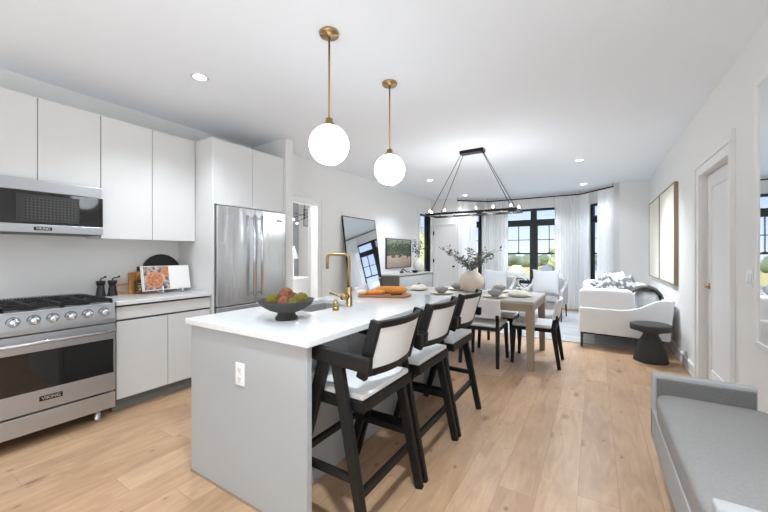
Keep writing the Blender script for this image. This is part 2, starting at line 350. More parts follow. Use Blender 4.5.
    def grid(s, fn, nu, nv, smooth=True):
        n0 = len(s.bm.faces); g = [[s.bm.verts.new(fn(i/nu, j/nv)) for j in range(nv+1)] for i in range(nu+1)]
        for i in range(nu):
            for j in range(nv): s.bm.faces.new((g[i][j], g[i+1][j], g[i+1][j+1], g[i][j+1]))
        s._mark(n0, smooth); return s
    def cushion(s, c, hx, hy, hz, e=4.0, n=14, M=None, pinch=0.0):
        """superellipsoid block; pinch pulls it towards a scatter pillow (flat at its edges)"""
        n0 = len(s.bm.faces); d = bmesh.ops.create_cube(s.bm, size=2)
        vs = d['verts']; fs = list({f for v in vs for f in v.link_faces}); es = list({e_ for v in vs for e_ in v.link_edges})
        r = bmesh.ops.subdivide_edges(s.bm, edges=es, cuts=n, use_grid_fill=True)
        allv = {v for f in s.bm.faces[n0:] for v in f.verts} if False else None
        s.bm.faces.ensure_lookup_table()
        fs = s.bm.faces[n0:]; allv = {v for f in fs for v in f.verts}
        c = Vector(c)
        for v in allv:
            x, y, z = v.co
            if pinch:
                k = (max(0, 1-abs(x)**2.2)*max(0, 1-abs(y)**2.2))**.45
                q = 1-.10*(1-abs(x)**3)*(abs(y)**6); w = 1-.10*(1-abs(y)**3)*(abs(x)**6)
                p = Vector((x*w*hx, y*q*hy, z*hz*(.06+.94*k)))
            else:
                L = (abs(x)**e+abs(y)**e+abs(z)**e)**(1/e)
                p = Vector((x/L*hx, y/L*hy, z/L*hz))
            v.co = (M @ p if M else p)+c
        for f in fs: f.smooth = True
        return s
    def build(s, name, m, parent=None, bevel=0, seg=2, kind=None, label=None, sub=0, solid=0):
        me = bpy.data.meshes.new(name); bmesh.ops.recalc_face_normals(s.bm, faces=s.bm.faces[:]); s.bm.to_mesh(me); s.bm.free()
        o = bpy.data.objects.new(name, me); COL.objects.link(o); me.materials.append(m)
        if parent: o.parent = parent
        if solid: md = o.modifiers.new('solid', 'SOLIDIFY'); md.thickness = solid; md.offset = 0
        if bevel:
            md = o.modifiers.new('bevel', 'BEVEL'); md.width = bevel; md.segments = seg; md.limit_method = 'ANGLE'; md.angle_limit = math.radians(40)
        if sub: md = o.modifiers.new('sub', 'SUBSURF'); md.levels = sub; md.render_levels = sub
        if kind: o['kind'] = kind
        if label: o['label'] = label
        return o

def B(*a): return MB().box(*a)
def thing(name, label, cat, loc=(0, 0, 0), rz=0, group=None):
    o = bpy.data.objects.new(name, None); COL.objects.link(o); o.empty_display_size = .1
    o.location = loc; o.rotation_euler = (0, 0, rz); o['label'] = label; o['category'] = cat
    if group: o['group'] = group
    return o
def tag(o, label, cat, group=None):
    o['label'] = label; o['category'] = cat
    if group: o['group'] = group
    return o
def copy_tree(o, parent=None):
    c = o.copy(); COL.objects.link(c)
    if parent: c.parent = parent
    for ch in list(o.children): copy_tree(ch, c)
    return c
def at(o, x, y, z=0):
    o.location = (x, y, z); return o
def lettering(name, txt, size, m, parent, loc, rot, ext=.001, label=None):
    cu = bpy.data.curves.new(name, 'FONT'); cu.body = txt; cu.size = size; cu.extrude = ext; cu.align_x = 'CENTER'; cu.align_y = 'CENTER'
    t = bpy.data.objects.new(name, cu); me = bpy.data.meshes.new_from_object(t)
    o = bpy.data.objects.new(name, me); COL.objects.link(o); me.materials.clear(); me.materials.append(m); o.location = loc; o.rotation_euler = rot; o.parent = parent
    return o

# ================================================================== STRUCTURE
H = 2.74; XR = .89; XK = -3.92; XL = -3.72
B(-7.0, 1.1, -3.1, 9.3, -.12, 0).build('floor', FLOORM, kind='structure')
B(-7.0, 1.1, -3.1, 9.3, H, H+.1).build('ceiling', CEIL, kind='structure')

def wall(name, p0, p1, th, side, openings=(), z0=0, z1=H, m=WALL):
    """wall with its inner face along p0->p1; thickness th to 'side' (+1 = left of the direction)"""
    p0 = Vector((p0[0], p0[1])); p1 = Vector((p1[0], p1[1])); L = (p1-p0).length; u = (p1-p0)/L; nrm = Vector((-u.y, u.x))*side
    ss = sorted({0, L, *[v for o in openings for v in o[:2]]}); zs = sorted({z0, z1, *[v for o in openings for v in o[2:]]})
    mb = MB()
    for a, b in zip(ss, ss[1:]):
        for c, d in zip(zs, zs[1:]):
            if any(o[0]-1e-6 <= a and b <= o[1]+1e-6 and o[2]-1e-6 <= c and d <= o[3]+1e-6 for o in openings): continue
            ce = p0+u*(a+b)/2+nrm*th/2; mb.obox(ce, u, nrm, (b-a)/2, th/2, c, d)
    return mb.build(name, m, kind='structure')

wall('wall_right', (XR, -3.0), (XR, 8.45), .14, -1, [(6.63, 7.51, 0, 2.07)])
wall('wall_kitchen', (XK, -3.0), (XK, 3.07), .12, 1)
wall('wall_front', (XK, -3.0), (XR, -3.0), .1, -1)
wall('wall_stub', (XK, 3.07), (-3.27, 3.07), .12, -1)
wall('wall_left', (XL, 3.07), (XL, 8.4), .14, 1, [(.16, .92, 0, 2.07), (4.60, 5.27, 0, 2.33)])
W0, W1, W2, W3 = Vector((-3.0, 8.4)), Vector((-2.47, 9.12)), Vector((-.2, 9.12)), Vector((.42, 8.32))
wall('wall_back_left', (XL, 8.4), W0, .14, 1, [(.06, .68, 0, 2.07)])
wall('wall_bay_left', W0, W1, .14, 1, [(.18, .80, .55, 2.43)])
wall('wall_bay_center', W1, W2, .14, 1, [(.47, 1.85, .55, 2.43)])
wall('wall_bay_right', W2, W3, .14, 1, [(.12, .74, .55, 2.43)])
wall('wall_back_right', W3, (XR, 8.32), .14, 1)

# baseboards
def base(name, p0, p1, n):
    p0 = Vector(p0); p1 = Vector(p1); u = (p1-p0).normalized(); n = Vector(n)
    ce = (p0+p1)/2+n*.009; ce2 = (p0+p1)/2+n*.006; L = (p1-p0).length/2
    MB().obox(ce, u, n, L, .009, 0, .125).obox(ce2, u, n, L, .006, .125, .14).build(name, TRIM, kind='structure', bevel=.003)
base('baseboard_right', (XR, 4.60), (XR, 8.31), (-1, 0)); base('baseboard_right_near', (XR, -2.9), (XR, 3.54), (-1, 0))
base('baseboard_left', (XL, 4.09), (XL, 7.59), (1, 0)); base('baseboard_back_right', (.44, 8.32), (.87, 8.32), (0, -1))
base('baseboard_bay_center', W1, W2, (0, -1))
base('baseboard_bay_right', W2, W3, ((W3-W2).y/(W3-W2).length, -(W3-W2).x/(W3-W2).length))
base('baseboard_bay_left', W0, W1, ((W1-W0).y/(W1-W0).length, -(W1-W0).x/(W1-W0).length))

# casings
def casing(name, x, y0, y1, zt, sgn, w=.09):
    """around an opening in a wall x = const; sgn +1 faces +x"""
    a, b = sorted((x, x+sgn*.02)); c, d = sorted((x, x+sgn*.032))
    mb = MB().box(a, b, y0-w, y0, 0, zt+w).box(a, b, y1, y1+w, 0, zt+w).box(a, b, y0, y1, zt, zt+w)
    mb.box(c, d, y0-w-.012, y1+w+.012, zt+w-.012, zt+w+.012)
    mb.box(c, d, y0-w-.006, y0-w+.012, 0, zt+w-.012).box(c, d, y1+w-.012, y1+w+.006, 0, zt+w-.012)
    return mb.build(name, TRIM, kind='structure', bevel=.002)
casing('trim_1', XR, 3.63, 4.51, 2.07, -1)
casing('trim_2', XL, 3.23, 3.99, 2.07, 1)
MB().box(XL, XL+.02, 7.60, 7.67, 0, 2.40).box(XL, XL+.02, 7.67, 8.34, 2.33, 2.40).build('trim_3', TRIM, kind='structure', bevel=.002)
MB().box(-3.74+.01, -3.66, 8.38, 8.40, 0, 2.14).box(-3.04, -3.0, 8.38, 8.40, 0, 2.14).box(-3.66, -3.04, 8.38, 8.40, 2.07, 2.14).build('trim_4', TRIM, kind='structure', bevel=.002)

def panel_door(name, hinge, u, width, height, panels, th=.035):
    """leaf in a vertical plane: 'u' horizontal direction from hinge; face relief on both sides"""
    root = bpy.data.objects.new(name, None); COL.objects.link(root); root['kind'] = 'structure'
    root.location = (hinge[0], hinge[1], 0); root.rotation_euler = (0, 0, math.atan2(u[1], u[0]))
    mb = B(0, width, -th/2+.010, th/2-.010, .01, height)
    st = .11
    xs = [0, st, width-st, width]
    mb.box(0, st, -th/2, th/2, .01, height).box(width-st, width, -th/2, th/2, .01, height)
    zs = [.01]+[z for p in panels for z in p]+[height]
    for a, b in zip(zs[::2], zs[1::2]): mb.box(st, width-st, -th/2, th/2, a, b)
    mb.build('leaf', DOORM, root, bevel=.006)
    return root
d1 = panel_door('door_1', (.955, 3.64), (0, 1), .86, 2.06, [(.20, 1.93)])
mb = MB().lathe([(.028, 0), (.028, .008), (.012, .012), (.010, .045)], (.79, .018, .99), 20, 'y')
mb.tube([(.79, .060, .99), (.76, .062, .99), (.70, .058, .992)], .008, 10)
mb.build('door_handle', BRASS, d1, label='brass lever handle')
MB().box(.955, 1.03, 3.6, 3.635, 0, 2.1).build('trim_5', TRIM, kind='structure')
B(.98, 1.02, 3.55, 4.6, 0, 2.2).build('wall_closet_back', WALL, kind='structure')
d2 = panel_door('door_2', (-3.87, 3.975), (-.62, .80), .66, 2.03, [(.25, .90), (1.02, 1.90)])
MB().lathe([(.026, 0), (.026, .008), (.010, .012), (.010, .03), (.026, .042), (.026, .06), (.004, .066)], (.60, .018, .99), 18, 'y').build('door_handle', BLACKM, d2, label='black round knob')
d3 = panel_door('door_3', (-3.655, 8.425), (1, 0), .61, 2.06, [(.25, .90), (1.02, 1.93)])
for z in (.35, 1.12, 1.85):
    MB().box(-.012, .016, -.045, -.016, z-.05, z+.05).build('hinge', BLACKM, d3)
MB().lathe([(.024, -.02), (.024, -.03), (.01, -.034), (.01, -.06), (.026, -.07), (.02, -.085), (.004, -.088)], (.56, 0, .98), 16, 'y').build('door_handle', BLACKM, d3)

MB().box(.866, .889, 3.535, 3.56, 0, 2.24).build('trim_6', TRIM, kind='structure')

# windows
def window(name, p0, u, L, z0, z1, mull=None, cols=2, depth=.07, inset=.05, trans=(2.0, 2.16)):
    root = bpy.data.objects.new(name, None); COL.objects.link(root); root['kind'] = 'structure'
    root.location = (p0[0], p0[1], 0); root.rotation_euler = (0, 0, math.atan2(u[1], u[0]))
    fw = .055; y0, y1 = inset, inset+depth
    fr = MB().box(0, fw, y0, y1, z0, z1).box(L-fw, L, y0, y1, z0, z1).box(fw, L-fw, y0, y1, z0, z0+fw).box(fw, L-fw, y0, y1, z1-fw, z1)
    fr.box(fw, L-fw, y0, y1, *trans)
    sects = [(fw, L-fw)]
    if mull: fr.box(mull[0], mull[1], y0-.01, y1+.01, z0, z1); sects = [(fw, mull[0]), (mull[1], L-fw)]
    fr.build('window_frame', WINM, root, bevel=.004)
    mid = 1.31
    for a, b in sects:
        sa = MB().box(a, b, y0+.015, y1-.015, mid-.018, mid+.018)
        sa.box(a, a+.022, y0+.015, y1-.015, z0+fw, trans[0]).box(b-.022, b, y0+.015, y1-.015, z0+fw, trans[0])
        sa.box(a, b, y0+.015, y1-.015, z0+fw, z0+fw+.03)
        for k in range(1, cols):
            x = a+(b-a)*k/cols; sa.box(x-.008, x+.008, y0+.02, y1-.02, mid, trans[0])
        zz = (mid+trans[0])/2; sa.box(a, b, y0+.02, y1-.02, zz-.008, zz+.008)
        sa.box((a+b)/2-.04, (a+b)/2+.04, y0, y0+.02, mid+.018, mid+.03)
        sa.build('sash', WINM, root)
        MB().box(a, b, (y0+y1)/2-.003, (y0+y1)/2+.003, z0+fw, z1-fw).build('pane', GLASS, root)
    MB().box(-.02, L+.02, -.03, y0, z0-.03, z0).build('window_sill', TRIM, root, bevel=.003)
    return root
window('window_1', (W1.x+.47, W1.y), (1, 0), 1.38, .55, 2.43, mull=(.63, .77))
uL = (W1-W0).normalized(); uR = (W3-W2).normalized()
window('window_2', W0+uL*.18, uL, .62, .55, 2.43)
window('window_3', W2+uR*.12, uR, .62, .55, 2.43)
r4 = bpy.data.objects.new('window_4', None); COL.objects.link(r4); r4['kind'] = 'structure'
MB().box(-3.86, -3.722, 8.31, 8.338, 0, 2.33).box(-3.86, -3.80, 8.25, 8.31, 0, 2.33).box(-3.86, -3.80, 7.67, 7.70, 0, 2.33).box(-3.86, -3.80, 7.70, 8.25, 2.29, 2.33).box(-3.86, -3.80, 7.70, 8.25, 0, .10)\
    .box(-3.84, -3.82, 7.70, 8.25, .8, .812).box(-3.84, -3.82, 7.70, 8.25, 1.5, 1.512).box(-3.84, -3.82, 7.70, 8.25, 1.98, 1.992).build('window_frame', WINM, r4)
MB().box(-3.833, -3.827, 7.70, 8.25, .10, 2.29).build('pane', GLASS, r4)

# room beyond the left doorway
wall('wall_hall_far', (-6.4, 3.0), (-6.4, 7.6), .1, 1); wall('wall_hall_end', (-6.4, 7.5), (-3.86, 7.5), .1, 1); wall('wall_hall_near', (-6.4, 2.95), (-3.94, 2.95), .1, -1)
B(-6.39, -6.30, 5.92, 6.10, 0, H).build('wall_hall_pier', GREYW, kind='structure')

# ================================================================== KITCHEN WALL
def upper(label, y0, y1, z0, z1, splits, xf=-3.585):
    t = thing('upper_cabinet', label, 'cabinet', (XK, (y0+y1)/2, z0), group=None)
    def l(y): return y-(y0+y1)/2
    B(0.002, xf-XK-.02, l(y0)+.001, l(y1)-.001, 0, z1-z0).build('body', GAP if False else CAB, t)
    ys = [y0]+splits+[y1]
    for a, b in zip(ys, ys[1:]):
        B(xf-XK-.018, xf-XK+.002, l(a)+.002, l(b)-.002, -.004, z1-z0).build('door', CAB, t, bevel=.0015)
    # dark reveal strips between the doors
    for a in ys: MB().box(xf-XK-.0195, xf-XK-.0175, max(l(a)-.004, l(y0)), min(l(a)+.004, l(y1)), 0, z1-z0-.001).build('reveal', GAP, t)
    return t
upper('white flat-front wall cabinet directly above the microwave', .43, 1.19, 1.86, 2.485, [.804])
upper('tall white two-door wall cabinet between microwave and fridge surround', 1.192, 1.996, 1.437, 2.485, [1.589])
# fridge surround
t = thing('fridge_surround', 'tall white cabinet enclosure with two doors over the steel refrigerator', 'cabinet', (XK, 2.47, 0))
B(.002, .642, -.468, -.448, 0, 2.485).build('side_panel', CAB, t, bevel=.001)
B(.002, .642, .455, .475, 0, 2.485).build('side_panel', CAB, t, bevel=.001)
B(.002, .61, -.447, .454, 1.812, 2.485).build('body', CAB, t)
B(.612, .632, -.446, .008, 1.814, 2.485).build('door', CAB, t, bevel=.0015); B(.612, .632, .012, .454, 1.814, 2.485).build('door', CAB, t, bevel=.0015)
MB().box(.6105, .6125, .004, .016, 1.814, 2.48).build('reveal', GAP, t)
# refrigerator
t = thing('refrigerator', 'stainless steel french-door refrigerator in the white surround', 'refrigerator', (XK, 2.475, 0))
B(.03, .60, -.435, .445, .02, 1.80).build('body', mat('fridge_side_grey', (90, 90, 90), .4, .5), t)
for s, a, b in ((0, -.443, .003), (1, .008, .444)):
    d = B(.603, .68, a, b, .76, 1.80).build('door', FSTEEL, t, bevel=.008)
    yy = -.045 if s == 0 else .055
    MB().tube([(.735, yy, .84), (.735, yy, 1.73)], .014, 14).box(.68, .735, yy-.010, yy+.010, .86, .885).box(.68, .735, yy-.010, yy+.010, 1.685, 1.71).build('handle', STEELH, d)
    if s: 
        bd = B(.680, .683, .31, .39, 1.685, 1.71).build('badge', BADGE, d)
        lettering('lettering', 'VIKING', .020, BADGEL, d, (.6835, .35, 1.697), (PI/2, 0, PI/2), .0008)
fz = B(.603, .68, -.443, .444, .08, .75).build('freezer_drawer', FSTEEL, t, bevel=.008)
MB().tube([(.735, -.38, .68), (.735, .39, .68)], .014, 14).box(.68, .735, -.34, -.32, .67, .69).box(.68, .735, .33, .35, .67, .69).build('handle', STEELH, fz)
B(.59, .60, -.445, -.437, .02, 1.805).build('hinge_trim', BADGE, t)
# microwave
t = thing('microwave', 'stainless over-the-range microwave with dark mesh window', 'microwave', (XK, .81, 1.455))
B(.004, .36, -.378, .378, 0, .398).build('body', mat('appliance_dark_body', (60, 60, 60), .4, .4), t)
B(.362, .385, -.378, .378, .312, .398).build('vent_grille', STEEL, t, bevel=.003)
dr = B(.362, .392, -.378, .378, .068, .31).build('door', OVENG, t, bevel=.003)
B(.392, .396, -.13, .222, .085, .285).build('window_surround', mat('microwave_window_grey', (48, 48, 48), .3), dr)
def meshmat():
    m = mat('microwave_mesh', (28, 28, 28), .3); n = m.node_tree; b = n.nodes['Principled BSDF']; tcx = n.nodes.new('ShaderNodeTexCoord')
    v = n.nodes.new('ShaderNodeTexVoronoi'); v.inputs['Scale'].default_value = 48; v.inputs['Randomness'].default_value = 0
    r = n.nodes.new('ShaderNodeValToRGB'); r.color_ramp.elements[0].position = .35; r.color_ramp.elements[0].color = (.01, .01, .01, 1); r.color_ramp.elements[1].position = .45; r.color_ramp.elements[1].color = (.06, .06, .06, 1)
    n.links.new(tcx.outputs['Object'], v.inputs[0]); n.links.new(v.outputs[0], r.inputs[0]); n.links.new(r.outputs[0], b.inputs['Base Color']); return m
B(.396, .398, -.09, .212, .10, .262).build('mesh_window', meshmat(), dr)
B(.392, .395, .222, .372, .075, .305).build('control_panel', OVENG, dr)
B(.362, .395, -.378, .378, .004, .066).build('lower_trim', STEEL, t, bevel=.003)
bd = B(.395, .398, -.04, .06, .022, .048).build('badge', BADGE, t)
lettering('lettering', 'VIKING', .024, BADGEL, bd, (.3985, .01, .035), (PI/2, 0, PI/2), .0008)
# base cabinet
t = thing('base_cabinet', 'white base cabinet with one wide drawer above two doors beside the range', 'cabinet', (XK, 1.6, 0))
B(.004, .59, -.40, .398, .11, .879).build('body', GAP, t)
B(.05, .535, -.40, .398, 0, .11).build('toe_kick', TOE, t)
B(.592, .612, -.397, .396, .762, .862).build('drawer', CAB, t, bevel=.0015)
B(.592, .612, -.397, -.008, .112, .745).build('door', CAB, t, bevel=.0015); B(.592, .612, -.003, .396, .112, .745).build('door', CAB, t, bevel=.0015)
B(.592, .612, -.397, -.393, .745, .762).build('reveal', GAP, t)
tag(B(XK+.002, -3.29, 1.196, 1.999, .880, .915).build('countertop', QUARTZ, bevel=.003), 'white quartz worktop over the base cabinet between range and fridge', 'countertop')

# range -------------------------------------------------------------
t = thing('range', 'large stainless steel gas range with six knobs and black oven window', 'range', (XK, .735, 0))
y0, y1 = -.480, .430
B(.01, .66, y0, y1, .10, .90).build('body', mat('range_side_steel', (120, 120, 118), .4, .8), t)
xf = .70
cp = MB().prism([(.62, .765), (xf+.005, .765), (xf+.005, .80), (xf-.015, .915), (.62, .915)], y0, y1, 'y').build('control_panel', STEEL, t, bevel=.003)
for y in (.608, .705, .80, .896, .992, 1.09):
    k = MB().lathe([(.031, 0), (.031, .006), (.026, .010), (.024, .04), (.020, .046), (.001, .047)], (xf-.004, y-.735, .852), 24, 'x').build('knob', STEELH, t)
    B(xf+.040, xf+.050, y-.735-.004, y-.735+.004, .832, .872).build('grip', STEELH, k, bevel=.002)
    MB().lathe([(.036, 0), (.036, .003)], (xf-.006, y-.735, .852), 24, 'x').build('dial_ring', mat('dial_ring', (110, 110, 110), .4, .6), k)
dr = MB().box(.66, xf, y0, y1, .232, .372).box(.66, xf, y0, y1, .636, .755).box(.66, xf, y0, y0+.02, .372, .636).box(.66, xf, y1-.014, y1, .372, .636).build('oven_door', STEEL, t, bevel=.003)
B(.665, xf+.001, y0+.02, y1-.014, .372, .636).build('oven_window', OVENG, dr)
MB().tube([(xf+.055, y0+.02, .706), (xf+.055, y1-.02, .706)], .013, 14).box(xf-.01, xf+.055, y0+.04, y0+.065, .697, .715).box(xf-.01, xf+.055, y1-.065, y1-.04, .697, .715).build('handle', STEELH, dr)
bd = B(xf, xf+.004, -.005, .115, .292, .326).build('badge', BADGE, dr)
lettering('lettering', 'VIKING', .030, BADGEL, bd, (xf+.0045, .055, .309), (PI/2, 0, PI/2), .0008)
B(.64, xf-.002, y0, y1, .095, .218).build('lower_drawer', STEEL, t, bevel=.003)
for y in (y0+.09, y1-.09):
    for x in (.10, .62): MB().lathe([(.022, 0), (.026, .01), (.022, .02), (.020, .10)], (x, y, 0), 18).build('leg', STEELH, t)
B(.01, xf-.012, y0+.004, y1-.004, .90, .912).build('cooktop', STEEL, t, bevel=.002)
B(.02, .05, y0+.01, y1-.01, .912, .955).build('back_guard', STEEL, t, bevel=.003)
mb = MB()
for k in range(44): mb.box(.0495, .0515, y0+.03+k*.0195, y0+.04+k*.0195, .938, .950)
mb.build('vent_slots', SLOT, t)
for g in range(3):
    ya = y0+.012+g*.297; yb = ya+.288
    mb = MB()
    for y in (ya, (ya+yb)/2, yb): mb.box(.085, .665, y-.007, y+.007, .930, .948)
    for x in (.085, .225, .375, .525, .665): mb.box(x-.007, x+.007, ya, yb, .928, .946)
    for x in (.225, .525):
        for k in range(8):
            a = k*PI/4+.2; mb.bar((x+.03*math.cos(a), (ya+yb)/2+.03*math.sin(a), .938), (x+.12*math.cos(a), (ya+yb)/2+.12*math.sin(a), .942), .010, .012, side=(0, 0, 1))
    for x in (.09, .66):
        for y in (ya, yb): mb.box(x-.01, x+.01, y-.008, y+.008, .912, .936)
    mb.build('grate', IRON, t)
    for x in (.225, .525): MB().lathe([(.055, .912), (.055, .922), (.038, .926), (.038, .936), (.001, .936)], (x, (ya+yb)/2, 0), 22).build('burner', BRASS if False else IRON, t)

# pepper mills
def mill(x, y, label, ang):
    t = thing('pepper_mill', label, 'mill', (x, y, .915), ang, 'black mills beside the range')
    t.scale = (1.12, 1.12, 1.12)
    MB().lathe([(.036, 0), (.036, .006), (.031, .02), (.024, .075), (.0225, .085)], n=24).build('body', mat('matte_black', (30, 30, 31), .45), t)
    hd = MB().lathe([(.0225, .086), (.030, .105), (.032, .122), (.030, .126), (.001, .128)], n=24).build('head', MATS['matte_black'], t)
    MB().tube([(0, 0, .126), (0, 0, .140), (0, .01, .146), (0, .045, .152)], .0045, 8).ball((0, .048, .155), .009, sub=2).build('crank', MATS['matte_black'], hd)
mill(-3.80, 1.262, 'matte black pepper mill next to the range, nearer the cooktop', .6); mill(-3.80, 1.350, 'matte black pepper mill nearer the cutting boards', .1)

# boards leaning on the wall
t = thing('cutting_board', 'rectangular acacia cutting board with handle leaning on the wall', 'cutting board', (-3.84, 1.60, .915))
M_ = B(-.010, .010, -.10, .16, 0, .205).build('board', WOODB, t, bevel=.004)
pts = [(-.006, -.12, .02)]
loop = []
for k in range(21):
    a = PI/2+PI*k/20; loop.append((0, -.17+.05*math.cos(a)*.8, .058+.038*math.sin(a)))
MB().tube([(0, -.095, .096)]+loop+[(0, -.095, .020)], .010, 10).build('handle', WOODB, t)
t.rotation_euler = (0, math.radians(-8), 0)
t = tag(MB().lathe([(.187, 0), (.191, .004), (.191, .012), (.187, .016)], n=48).build('round_tray', mat('black_tray', (34, 36, 36), .5)), 'round black tray standing against the wall behind the open book', 'tray')
t.rotation_euler = (0, math.radians(84), 0); t.location = (-3.897, 1.815, .915+.192)
# bottle
t = thing('oil_bottle', 'square olive oil bottle with black cap beside the boards', 'bottle', (-3.775, 1.552, .915))
MB().box(-.026, .026, -.026, .026, 0, .165).build('glass', BOTGL, t, bevel=.008)
MB().lathe([(.022, .163), (.014, .185), (.013, .225)], n=20).build('neck', BOTGL, t); MB().lathe([(.016, .222), (.016, .262), (.001, .263)], n=20).build('cap', MATS['matte_black'], t)
lb = MB().box(.0262, .0272, -.022, .022, .025, .135).box(-.022, .022, -.0272, -.0262, .025, .135).build('label_paper', mat('bottle_label_black', (34, 32, 28), .5), t)
MB().box(.0272, .0277, -.014, .014, .095, .102).box(.0272, .0277, -.017, .017, .070, .080).box(.0272, .0277, -.012, .012, .058, .063).lathe([(.013, .0272), (.013, .0277)], (0, 0, .042), 20, 'x').build('label_mark', LABELM, lb)
# cookbook on stand
t = thing('cookbook', 'open cookbook with a food photo page and a blank page on a white stand', 'book', (-3.62, 1.765, .925))
Mr = Matrix.Rotation(math.radians(-12), 4, 'Y')
def tilt(o): o.matrix_local = Matrix.Translation((0, 0, .025)) @ Mr
tilt(B(-.010, .012, -.235, .0, 0, .235).build('page_block', PAPER, t, bevel=.003)); tilt(B(-.010, .012, .0, .200, 0, .235).build('page_block', PAPER, t, bevel=.003))
tilt(B(.0125, .0135, -.228, -.004, .004, .231).build('printed_page', foodpage(), t))
tilt(B(-.016, -.011, -.24, .205, -.004, .24).build('cover', mat('book_cover_white', (225, 225, 222), .5), t))
ls = MB()
for y in (-.085, .10): ls.box(-.06, .075, y-.004, y+.004, 0, .008).box(.040, .048, y-.004, y+.004, .008, .062).bar((-.05, y, .004), (-.075, y, .2), .008, .008)
ls.build('stand', mat('white_wire_stand', (245, 245, 245), .4), t)

# ================================================================== ISLAND
t = thing('kitchen_island', 'long pale grey kitchen island with waterfall end panels', 'island', (-1.57, 2.03, 0))
B(-.49, .460, -.905, -.872, 0, .880).build('end_panel', ISL, t, bevel=.002)
B(-.49, .460, .868, .905, 0, .880).build('end_panel', ISL, t, bevel=.002)
B(-.47, .19, -.866, -.40, .0, .64).box(-.47, .19, .42, .866, 0, .64).build('body', ISL, t)
B(-.47, .19, -.40, .42, 0, .62).build('sink_bay', ISL, t)
for a, b in ((-.866, -.279), (-.274, .30), (.305, .866)): B(.192, .213, a, b, .0, .878).build('back_panel', ISL, t, bevel=.001)
B(-.49, -.47, -.866, .866, .1, .878).build('cabinet_front', ISL, t)
pan = MB().box(-.4905, .4605, -.9085, -.9055, 0, .012).build('floor_strip', OAK, t)
# top with a sink cut-out
X0, X1, Y0_, Y1_ = -2.085, -1.078, 1.10, 2.95; sx0, sx1, sy0, sy1 = -1.96, -1.60, 1.66, 2.20
mb = MB(); xs = [X0, sx0, sx1, X1]; ys = [Y0_, sy0, sy1, Y1_]
g = {}
for i, x in enumerate(xs):
    for j, y in enumerate(ys):
        for k, z in enumerate((.881, .916)): g[i, j, k] = mb.bm.verts.new((x, y, z))
for i in range(3):
    for j in range(3):
        if (i, j) == (1, 1): continue
        mb.bm.faces.new((g[i, j, 1], g[i+1, j, 1], g[i+1, j+1, 1], g[i, j+1, 1])); mb.bm.faces.new((g[i, j, 0], g[i, j+1, 0], g[i+1, j+1, 0], g[i+1, j, 0]))
def side(a, b): mb.bm.faces.new((g[a+(0,)], g[b+(0,)], g[b+(1,)], g[a+(1,)]))
for i in range(3): side((i, 0), (i+1, 0)); side((i+1, 3), (i, 3)); side((0, i+1), (0, i)); side((3, i), (3, i+1))
side((1, 1), (1, 2)); side((1, 2), (2, 2)); side((2, 2), (2, 1)); side((2, 1), (1, 1))
ct = tag(mb.build('island_countertop', QUARTZ, bevel=.004), 'white quartz island countertop with sink cut-out and overhang', 'countertop')
t = tag(MB().box(sx0-.01, sx0, sy0-.01, sy1+.01, .67, .880).box(sx1, sx1+.01, sy0-.01, sy1+.01, .67, .880).box(sx0, sx1, sy0-.01, sy0, .67, .880).box(sx0, sx1, sy1, sy1+.01, .67, .880)
        .box(sx0-.01, sx1+.01, sy0-.01, sy1+.01, .66, .67).build('sink', SINKM), 'undermount steel sink sunk into the island countertop', 'sink')
t = thing('wall_outlet', 'white electrical outlet on the end panel of the island', 'outlet', (-1.588, 1.1245, .667))
B(-.037, .037, -.006, 0, -.060, .060).build('plate', PLASTIC, t, bevel=.003)
for z in (-.024, .024):
    s_ = MB().lathe([(.018, -.006), (.018, -.008)], (0, 0, z), 20, 'y').build('socket', PLASTIC, t)
    MB().box(-.009, -.006, -.0087, -.0078, z-.004, z+.008).box(.006, .009, -.0087, -.0078, z-.004, z+.008).lathe([(.003, -.0078), (.003, -.0087)], (0, 0, z-.010), 8, 'y').build('slots', SLOT, s_)
# faucet
t = thing('faucet', 'square-bend aged brass kitchen faucet at the island sink', 'faucet', (-1.545, 2.0, .916))
MB().lathe([(.026, 0), (.026, .004), (.0235, .006), (.0235, .135), (.021, .139), (.0125, .141)], n=26).build('body', BRASS, t)
pts = [(0, 0, .13), (0, 0, .345)]
for k in range(1, 9):
    a = PI/2*k/8; pts.append((-.035*(1-math.cos(a)), -.0, .345+.035*math.sin(a)))
pts += [(-.18, 0, .38)]
for k in range(1, 9):
    a = PI/2*k/8; pts.append((-.18-.03*math.sin(a), 0, .38-.03*(1-math.cos(a))))
pts += [(-.21, 0, .27)]
MB().tube(pts, .0115, 16).build('spout', BRASS, t)
MB().lathe([(.019, 0), (.019, -.03), (.024, -.031), (.024, -.058), (.001, -.06)], (0, -.02, .075), 22, 'y').build('valve', BRASS, t)
MB().tube([(0, -.066, .075), (-.03, -.085, .082), (-.10, -.10, .10)], .006, 10).build('lever', BRASS, t)
t = thing('air_switch', 'small brass button dispenser in front of the faucet', 'dispenser', (-1.505, 1.80, .916))
MB().lathe([(.024, 0), (.024, .022), (.021, .024)], n=22).build('base', BRASS, t); MB().lathe([(.020, .024), (.018, .055), (.013, .060), (.013, .072), (.001, .074)], n=22).build('cap', BRASS, t)
t.rotation_euler = (0, 0, .4)

